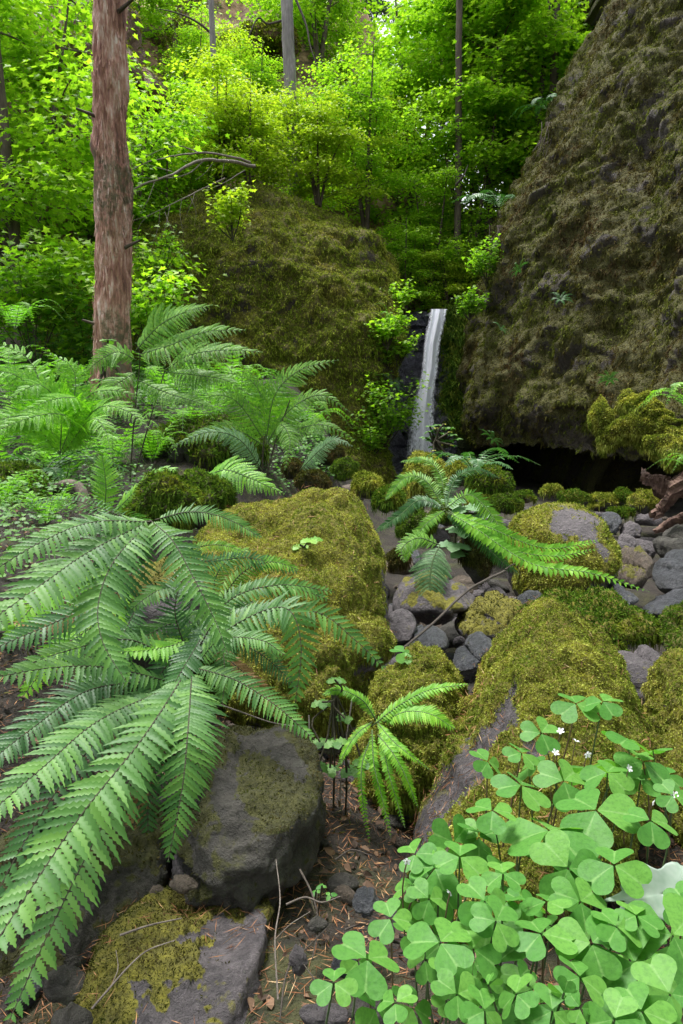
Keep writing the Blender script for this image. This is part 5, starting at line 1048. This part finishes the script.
branch('fallen_stick', 'pale broken twig sticking up from the brown bank at the left edge', 'stick', [([(60, 515, 2.9), (52, 500, 2.9), (48, 484, 2.9)], .007, .004), ([(60, 515, 2.9), (68, 508, 2.9), (74, 500, 2.9)], .004, .002)], 'twig')
branch('fallen_stick', 'long pale twig lying along the brown bank at the left edge', 'stick', [([(-10, 532, 2.8), (20, 526, 2.8), (48, 516, 2.85), (72, 510, 2.9)], .006, .003), ([(62, 483, 3.2), (80, 484, 3.2), (98, 486, 3.2)], .004, .002)], 'twig')
branch('tree_root', 'brown curved root emerging from the bank below the fern mound', 'root', [([(55, 484, 3.2), (72, 485, 3.1), (82, 496, 3.05), (84, 512, 3.0)], .02, .03), ([(72, 485, 3.1), (78, 500, 3.1), (74, 512, 3.05)], .01, .01)], 'bark_dark')
branch('fallen_twig', 'thin brown twig lying diagonally on the broad flat rock', 'twig', [([(92, 1008, .72), (112, 985, .74), (130, 965, .76), (148, 950, .78), (175, 940, .8)], .0014, .0006), ([(112, 985, .74), (118, 968, .76), (116, 950, .78)], .0007, .0004)], 'twig')
branch('fallen_twig', 'upright dry twig between the flat rock and the sorrel', 'twig', [([(278, 1000, .74), (275, 940, .8), (280, 900, .85), (276, 860, .92)], .0012, .0006), ([(275, 940, .8), (290, 925, .8), (310, 912, .82)], .0008, .0004)], 'twig')
branch('fallen_twig', 'dark forked twig in the litter left of the sorrel', 'twig', [([(300, 945, .78), (290, 965, .76), (284, 985, .74), (280, 1020, .7)], .0014, .0008), ([(288, 965, .76), (310, 945, .78), (330, 925, .82)], .001, .0005), ([(330, 1000, .7), (318, 985, .72), (300, 960, .76)], .001, .0005)], 'twig_dark')
for i, (lab, l) in enumerate([('dead grey stem hanging in the dark gap left of the upright mossy boulder', [(309, 715, 1.2), (310, 760, 1.18), (310, 800, 1.16), (311, 845, 1.14)]), ('bent dry stem in the dark gap beside the small herb', [(352, 700, 1.3), (345, 750, 1.28), (340, 800, 1.26), (352, 850, 1.24)]),
                              ('thin brown stem curving under the big fern on the right', [(205, 700, 1.15), (240, 712, 1.14), (270, 722, 1.14), (295, 726, 1.14)])]):
    branch('dry_stem', lab, 'stem', [(l, .0016, .0008)], 'twig')
for i, (lab, l) in enumerate([('short brown twig on the litter beside the blue-grey stone', [(345, 930, .84), (360, 925, .84), (378, 928, .83)]), ('crooked twig across the litter below the dark rock', [(286, 905, .87), (305, 898, .88), (322, 903, .87), (340, 897, .88)]),
        ('fine dark twig lying by the upright mossy boulder foot', [(335, 860, .98), (352, 850, 1.0), (372, 856, .98)]), ('straight pale twig on the mossy corner of the flat rock', [(120, 935, .8), (150, 925, .81), (182, 918, .82)]), ('dry stalk lying down the gap left of the sorrel', [(300, 870, .95), (312, 895, .9), (318, 925, .85), (312, 960, .79)])]):
    branch('fallen_twig', lab, 'twig', [(l, .0015, .0007)], 'twig' if i % 2 else 'twig_dark')
# roots hanging from the cliff corner ferns
for i, (x, y, lab) in enumerate([(553, 122, 'pale hanging roots below the upper cliff fern'), (499, 225, 'brown hanging roots and dead fronds below the cliff corner fern')]):
    root = empty('hanging_roots', P(x, y, 12), lab, 'roots'); r_ = np.random.default_rng(i); mb = MB()
    for k_ in range(26):
        a = P(x + r_.normal(0, 5), y, 12.0 + r_.uniform(-.2, .2)); v, f = tube(spline([a, a + [r_.normal(0, .04), -.1, -.25], a + [-.1 + r_.normal(0, .1), -.1, -.3 - r_.random() * .4]], 10), .007, 4); mb.add(v, f)
    V, Fs = mb.get(); part(root, 'root', V, Fs, M['bark_dark'], True)
# mossy logs at right
def mossy_log(label, l, rads, seed, nb=34000):
    p = spline([P(*q) for q in l], 60); rad = np.interp(np.linspace(0, 1, 60), np.linspace(0, 1, len(rads)), rads); k = 40; V, Fq = tube(p, rad, k)
    c = np.tile(p, (k, 1)); dv = nrm(V - c); V = V + dv * ((fbm(V, .17, 3, seed) * .30 + np.abs(fbm(V, .09, 3, seed + 1)) * -.10 + .03) * (rads[0] / .12))[:, None]
    V = np.concatenate([V, p[:1], p[-1:]]); nn_ = len(p); a0 = np.arange(k) * nn_; tri = np.concatenate([np.stack([a0, np.roll(a0, -1), np.full(k, k * nn_)], 1), np.stack([a0 + nn_ - 1, np.roll(a0, -1) + nn_ - 1, np.full(k, k * nn_ + 1)], 1)])
    root = empty('mossy_log', p[0], label, 'log'); part(root, 'wood', V, [Fq, tri], M['cliff_warm'], True, attr=np.full(len(V), .6))
    r_ = np.random.default_rng(seed); pp, n2 = scatter(V, Fq, np.ones(len(V)), nb, r_); cc = p[np.argmin(((pp[:, None, :] - p[None, ::6]) ** 2).sum(-1), 1) * 6]; n2 = nrm(pp - cc)
    L = .022 * r_.uniform(.5, 1.5, nb); d = nrm(n2 * .7 + r_.normal(0, .45, pp.shape)); bend = np.stack([0 * L, 0 * L, -L * (.2 + .9 * (n2[:, 2] < -.1))], 1); Vb, Fb = blades(pp, d, L, .008 * r_.uniform(.6, 1.4, nb), bend, r_); part(root, 'moss', Vb, Fb, M['moss_gold'])
mossy_log('thick moss-wrapped log reaching in from the right edge over the cave', [(606, 440, 6.2), (628, 432, 6.1), (660, 434, 6.0), (720, 448, 5.9)], [.08, .10, .12, .14], 501)
mossy_log('shaggy upper mossy stub with two rounded heads above the log', [(618, 402, 6.3), (636, 405, 6.2), (655, 412, 6.1), (668, 432, 6.0)], [.08, .13, .11, .07], 502, 24000)
mossy_log('short upright mossy prong at the left end of the log', [(603, 396, 6.35), (600, 412, 6.3), (602, 432, 6.25), (612, 448, 6.2)], [.035, .05, .05, .06], 503, 9000)
mossy_log('lower hanging mossy bough at the right edge under the log', [(650, 450, 5.8), (668, 446, 5.7), (700, 452, 5.6), (740, 470, 5.5)], [.06, .10, .13, .15], 504, 24000)
# driftwood
def drift(label, l, rads, seed):
    p = spline([P(*q) for q in l], 46); p = p + np.stack([fbm(p, .16, 2, seed), 0 * p[:, 0], fbm(p, .14, 2, seed + 2)], 1) * rads[1] * .7
    rad = np.interp(np.linspace(0, 1, 46), np.linspace(0, 1, len(rads)), rads) * (1 + .35 * fbm(p, .1, 3, seed + 3)); k = 14; V, Fq = tube(p, rad, k); c = np.tile(p, (k, 1)); dv = nrm(V - c)
    th_ = np.repeat(np.arange(k), 46); V = V + dv * (((_h(th_, 0 * th_, 0 * th_, seed) - .5) * .55 + fbm(V, .08, 4, seed) * .5 + fbm(V, .025, 3, seed + 4) * .35) * np.tile(rad, k))[:, None]
    ax = nrm(p[0] - p[3]); V = V.reshape(k, 46, 3); V[:, 0] += ax * (_h(np.arange(k), np.arange(k), 0 * np.arange(k), seed) * rads[1] * .7)[:, None]; V = V.reshape(-1, 3)
    n0 = len(V); V = np.concatenate([V, [p[1]]]); a0 = np.arange(k) * 46
    o = solo('driftwood', V, [Fq, np.stack([a0, np.roll(a0, -1), np.full(k, n0)], 1)], M['driftwood'], smooth=False); tag(o, label, 'driftwood', 'broken reddish wood by the cave')
drift('short reddish stump of wood at the right end of the cave', [(643, 468, 6.3), (648, 480, 6.2), (662, 486, 6.1), (690, 484, 6.0)], [.015, .07, .085, .09], 1)
drift('thick reddish branch with a snapped end pointing down at the cobbles', [(658, 514, 5.0), (665, 506, 5.0), (680, 488, 4.9), (712, 458, 4.8)], [.03, .045, .05, .06], 2)
drift('low brown driftwood root lying under the reddish branch', [(655, 532, 5.2), (668, 524, 5.2), (685, 518, 5.1), (715, 508, 5.0)], [.02, .03, .04, .05], 3)
# ------------------------------------------------------------------ litter and ground cover
def ground_pts(n, x0, x1, y0, y1, r_):
    x = r_.uniform(x0, x1, n); y = r_.uniform(y0, y1, n); return np.stack([x, y, height(x, y)], 1)
r_ = np.random.default_rng(77); mb = MB()
p = ground_pts(26000, -.7, .9, .55, 2.0, r_); p[:, 2] += .003; d = nrm(np.stack([r_.normal(size=len(p)), r_.normal(size=len(p)), r_.normal(0, .12, len(p))], 1)); mb.add(*blades(p, d, r_.uniform(.012, .03, len(p)), .0013, None, r_))
def on(res, n, mask, L, w, up=.004):
    V, Fc, nn = res[1], res[2], res[3]; s, sn = scatter(V, Fc, mask + 1e-9, n, r_); sn = np.where(sn[:, 2:] < 0, -sn, sn); d = nrm(np.cross(sn, r_.normal(size=s.shape)) + sn * .1); mb.add(*blades(s + sn * up, d, r_.uniform(.5, 1.2, n) * L, w, None, r_))
V = bs[1]; on(bs, 900, ((bs[3][:, 2] > .15) & (V[:, 2] < .68)).astype(float), .022, .0013)
on(bs, 500, (bs[3][:, 2] > .3).astype(float), .018, .001, .012)
on(bc, 500, (bc[3][:, 2] > .3).astype(float), .03, .0015, .012)
on(flat_r, 260, (flat_r[3][:, 2] > .4) * sstep(-.1, .3, fbm(flat_r[1], .08, 2, 5)), .022, .0009, .005)
V, Fs = mb.get(); o = solo('needle_litter', V, Fs, M['litter'], loc=np.zeros(3)); tag(o, kind='stuff')
o['label'] = 'orange-brown fallen needles on soil and rocks'
r_ = np.random.default_rng(76); p = ground_pts(9000, -1.6, .9, .5, 3.2, r_); n = len(p); p[:, 2] += r_.uniform(0, .012, n); dd = r_.normal(size=(n, 3)) * [1, 1, .35]; nn = np.stack([r_.normal(0, .5, n), r_.normal(0, .5, n), np.ones(n)], 1)
V, Fs = leaves(p, dd, nn, r_.uniform(.006, .022, n), np.array([(0, 0), (.3, .3), (.7, .22), (1, 0), (.6, -.28), (.2, -.2)]), .3); o = solo('leaf_litter', V, Fs, M['dead'], loc=np.zeros(3)); tag(o, kind='stuff'); o['label'] = 'crumbled brown leaf litter on the soil between the near rocks'
r_ = np.random.default_rng(78); mb = MB()      # low green growth on the left bank
x = r_.uniform(-4.5, .4, 70000); y = r_.uniform(1.3, 11, 70000); z = height(x, y); keep = (z > .55) & (fbm(np.stack([x, y, z], 1), .7, 3, 4) > -.15); x, y, z = x[keep], y[keep], z[keep]; n = len(x)
p = np.stack([x, y, z + r_.uniform(.01, .12, n)], 1); dd = r_.normal(size=(n, 3)) * [1, 1, .2]; nn = np.stack([r_.normal(0, .3, n), r_.normal(0, .3, n) - .2, np.ones(n)], 1)
V, Fs = leaves(p, dd, nn, r_.uniform(.010, .022, n) * np.clip(y / 3.2, 1, 2.2), TOOTH, .15); o = solo('ground_cover', V, Fs, M['cover'], loc=np.zeros(3)); tag(o, kind='stuff'); o['label'] = 'low leafy green growth on the left bank'
r_ = np.random.default_rng(79)                  # moss and grass bits over the near soil
p = ground_pts(60000, -2.2, 1.2, .5, 4.6, r_); keep = fbm(p, .25, 3, 6) > -.05; p = p[keep]; n = len(p); d = nrm(r_.normal(size=(n, 3)) * .6 + [0, 0, .7]); V, Fs = blades(p - [0, 0, .003], d, r_.uniform(.006, .02, n), .0028, None, r_)
o = solo('ground_moss', V, Fs, M['moss_dull'], loc=np.zeros(3)); tag(o, kind='stuff'); o['label'] = 'dull olive moss growing on the soil between the rocks'
r_ = np.random.default_rng(80)                  # undergrowth over the hillside
x = r_.uniform(-22, 16, 90000); y = r_.uniform(13.8, 34, 90000); z = height(x, y); n = len(x); keep = fbm(np.stack([x, y, z], 1), 2.2, 3, 14) > -.12; x, y, z = x[keep], y[keep], z[keep]; n = len(x)
p = np.stack([x, y, z + r_.uniform(0, .45, n)], 1); dd = r_.normal(size=(n, 3)) * [1, 1, .3] + [0, -.2, -.1]; nn = np.stack([r_.normal(0, .4, n), r_.normal(0, .4, n) - .4, np.ones(n)], 1)
V, Fs = leaves(p, dd, nn, r_.uniform(.08, .16, n), MAPLE, .15); o = solo('undergrowth', V, Fs, M['maple'], loc=np.zeros(3)); tag(o, kind='stuff'); o['label'] = 'bright leafy undergrowth covering the hillside behind the cliffs'

# ------------------------------------------------------------------ light
w = bpy.data.worlds.new('World'); scene.world = w; w.use_nodes = True; nt = w.node_tree; nt.nodes.clear()
sky = nt.nodes.new('ShaderNodeTexSky'); sky.sky_type = 'NISHITA'; sky.sun_disc = False; sky.sun_elevation = R(70); sky.sun_rotation = R(-35); sky.dust_density = 3; sky.ozone_density = 1
hs = nt.nodes.new('ShaderNodeHueSaturation'); hs.inputs['Saturation'].default_value = .25; hs.inputs['Value'].default_value = 1.0
bg = nt.nodes.new('ShaderNodeBackground'); bg.inputs['Strength'].default_value = .10; wo = nt.nodes.new('ShaderNodeOutputWorld')
nt.links.new(sky.outputs[0], hs.inputs['Color']); nt.links.new(hs.outputs[0], bg.inputs[0]); nt.links.new(bg.outputs[0], wo.inputs[0])
sl = bpy.data.lights.new('sun', 'SUN'); sl.energy = 1.5; sl.angle = R(16); sl.color = (1, .98, .94); so = bpy.data.objects.new('sun', sl); COL.objects.link(so)
el, az = R(70), R(-35)
dirv = Vector((math.sin(az) * math.cos(el), math.cos(az) * math.cos(el), math.sin(el))); so.rotation_euler = dirv.to_track_quat('Z', 'Y').to_euler()
scene.view_settings.view_transform = 'Standard'; scene.view_settings.look = 'None'; scene.view_settings.gamma = 1; scene.view_settings.use_curve_mapping = False
scene.view_settings.exposure = 2.05
scene.render.engine = 'CYCLES'; scene.cycles.max_bounces = 8; scene.cycles.diffuse_bounces = 4; scene.cycles.transmission_bounces = 4; scene.cycles.transparent_max_bounces = 12
scene.cycles.use_denoising = True
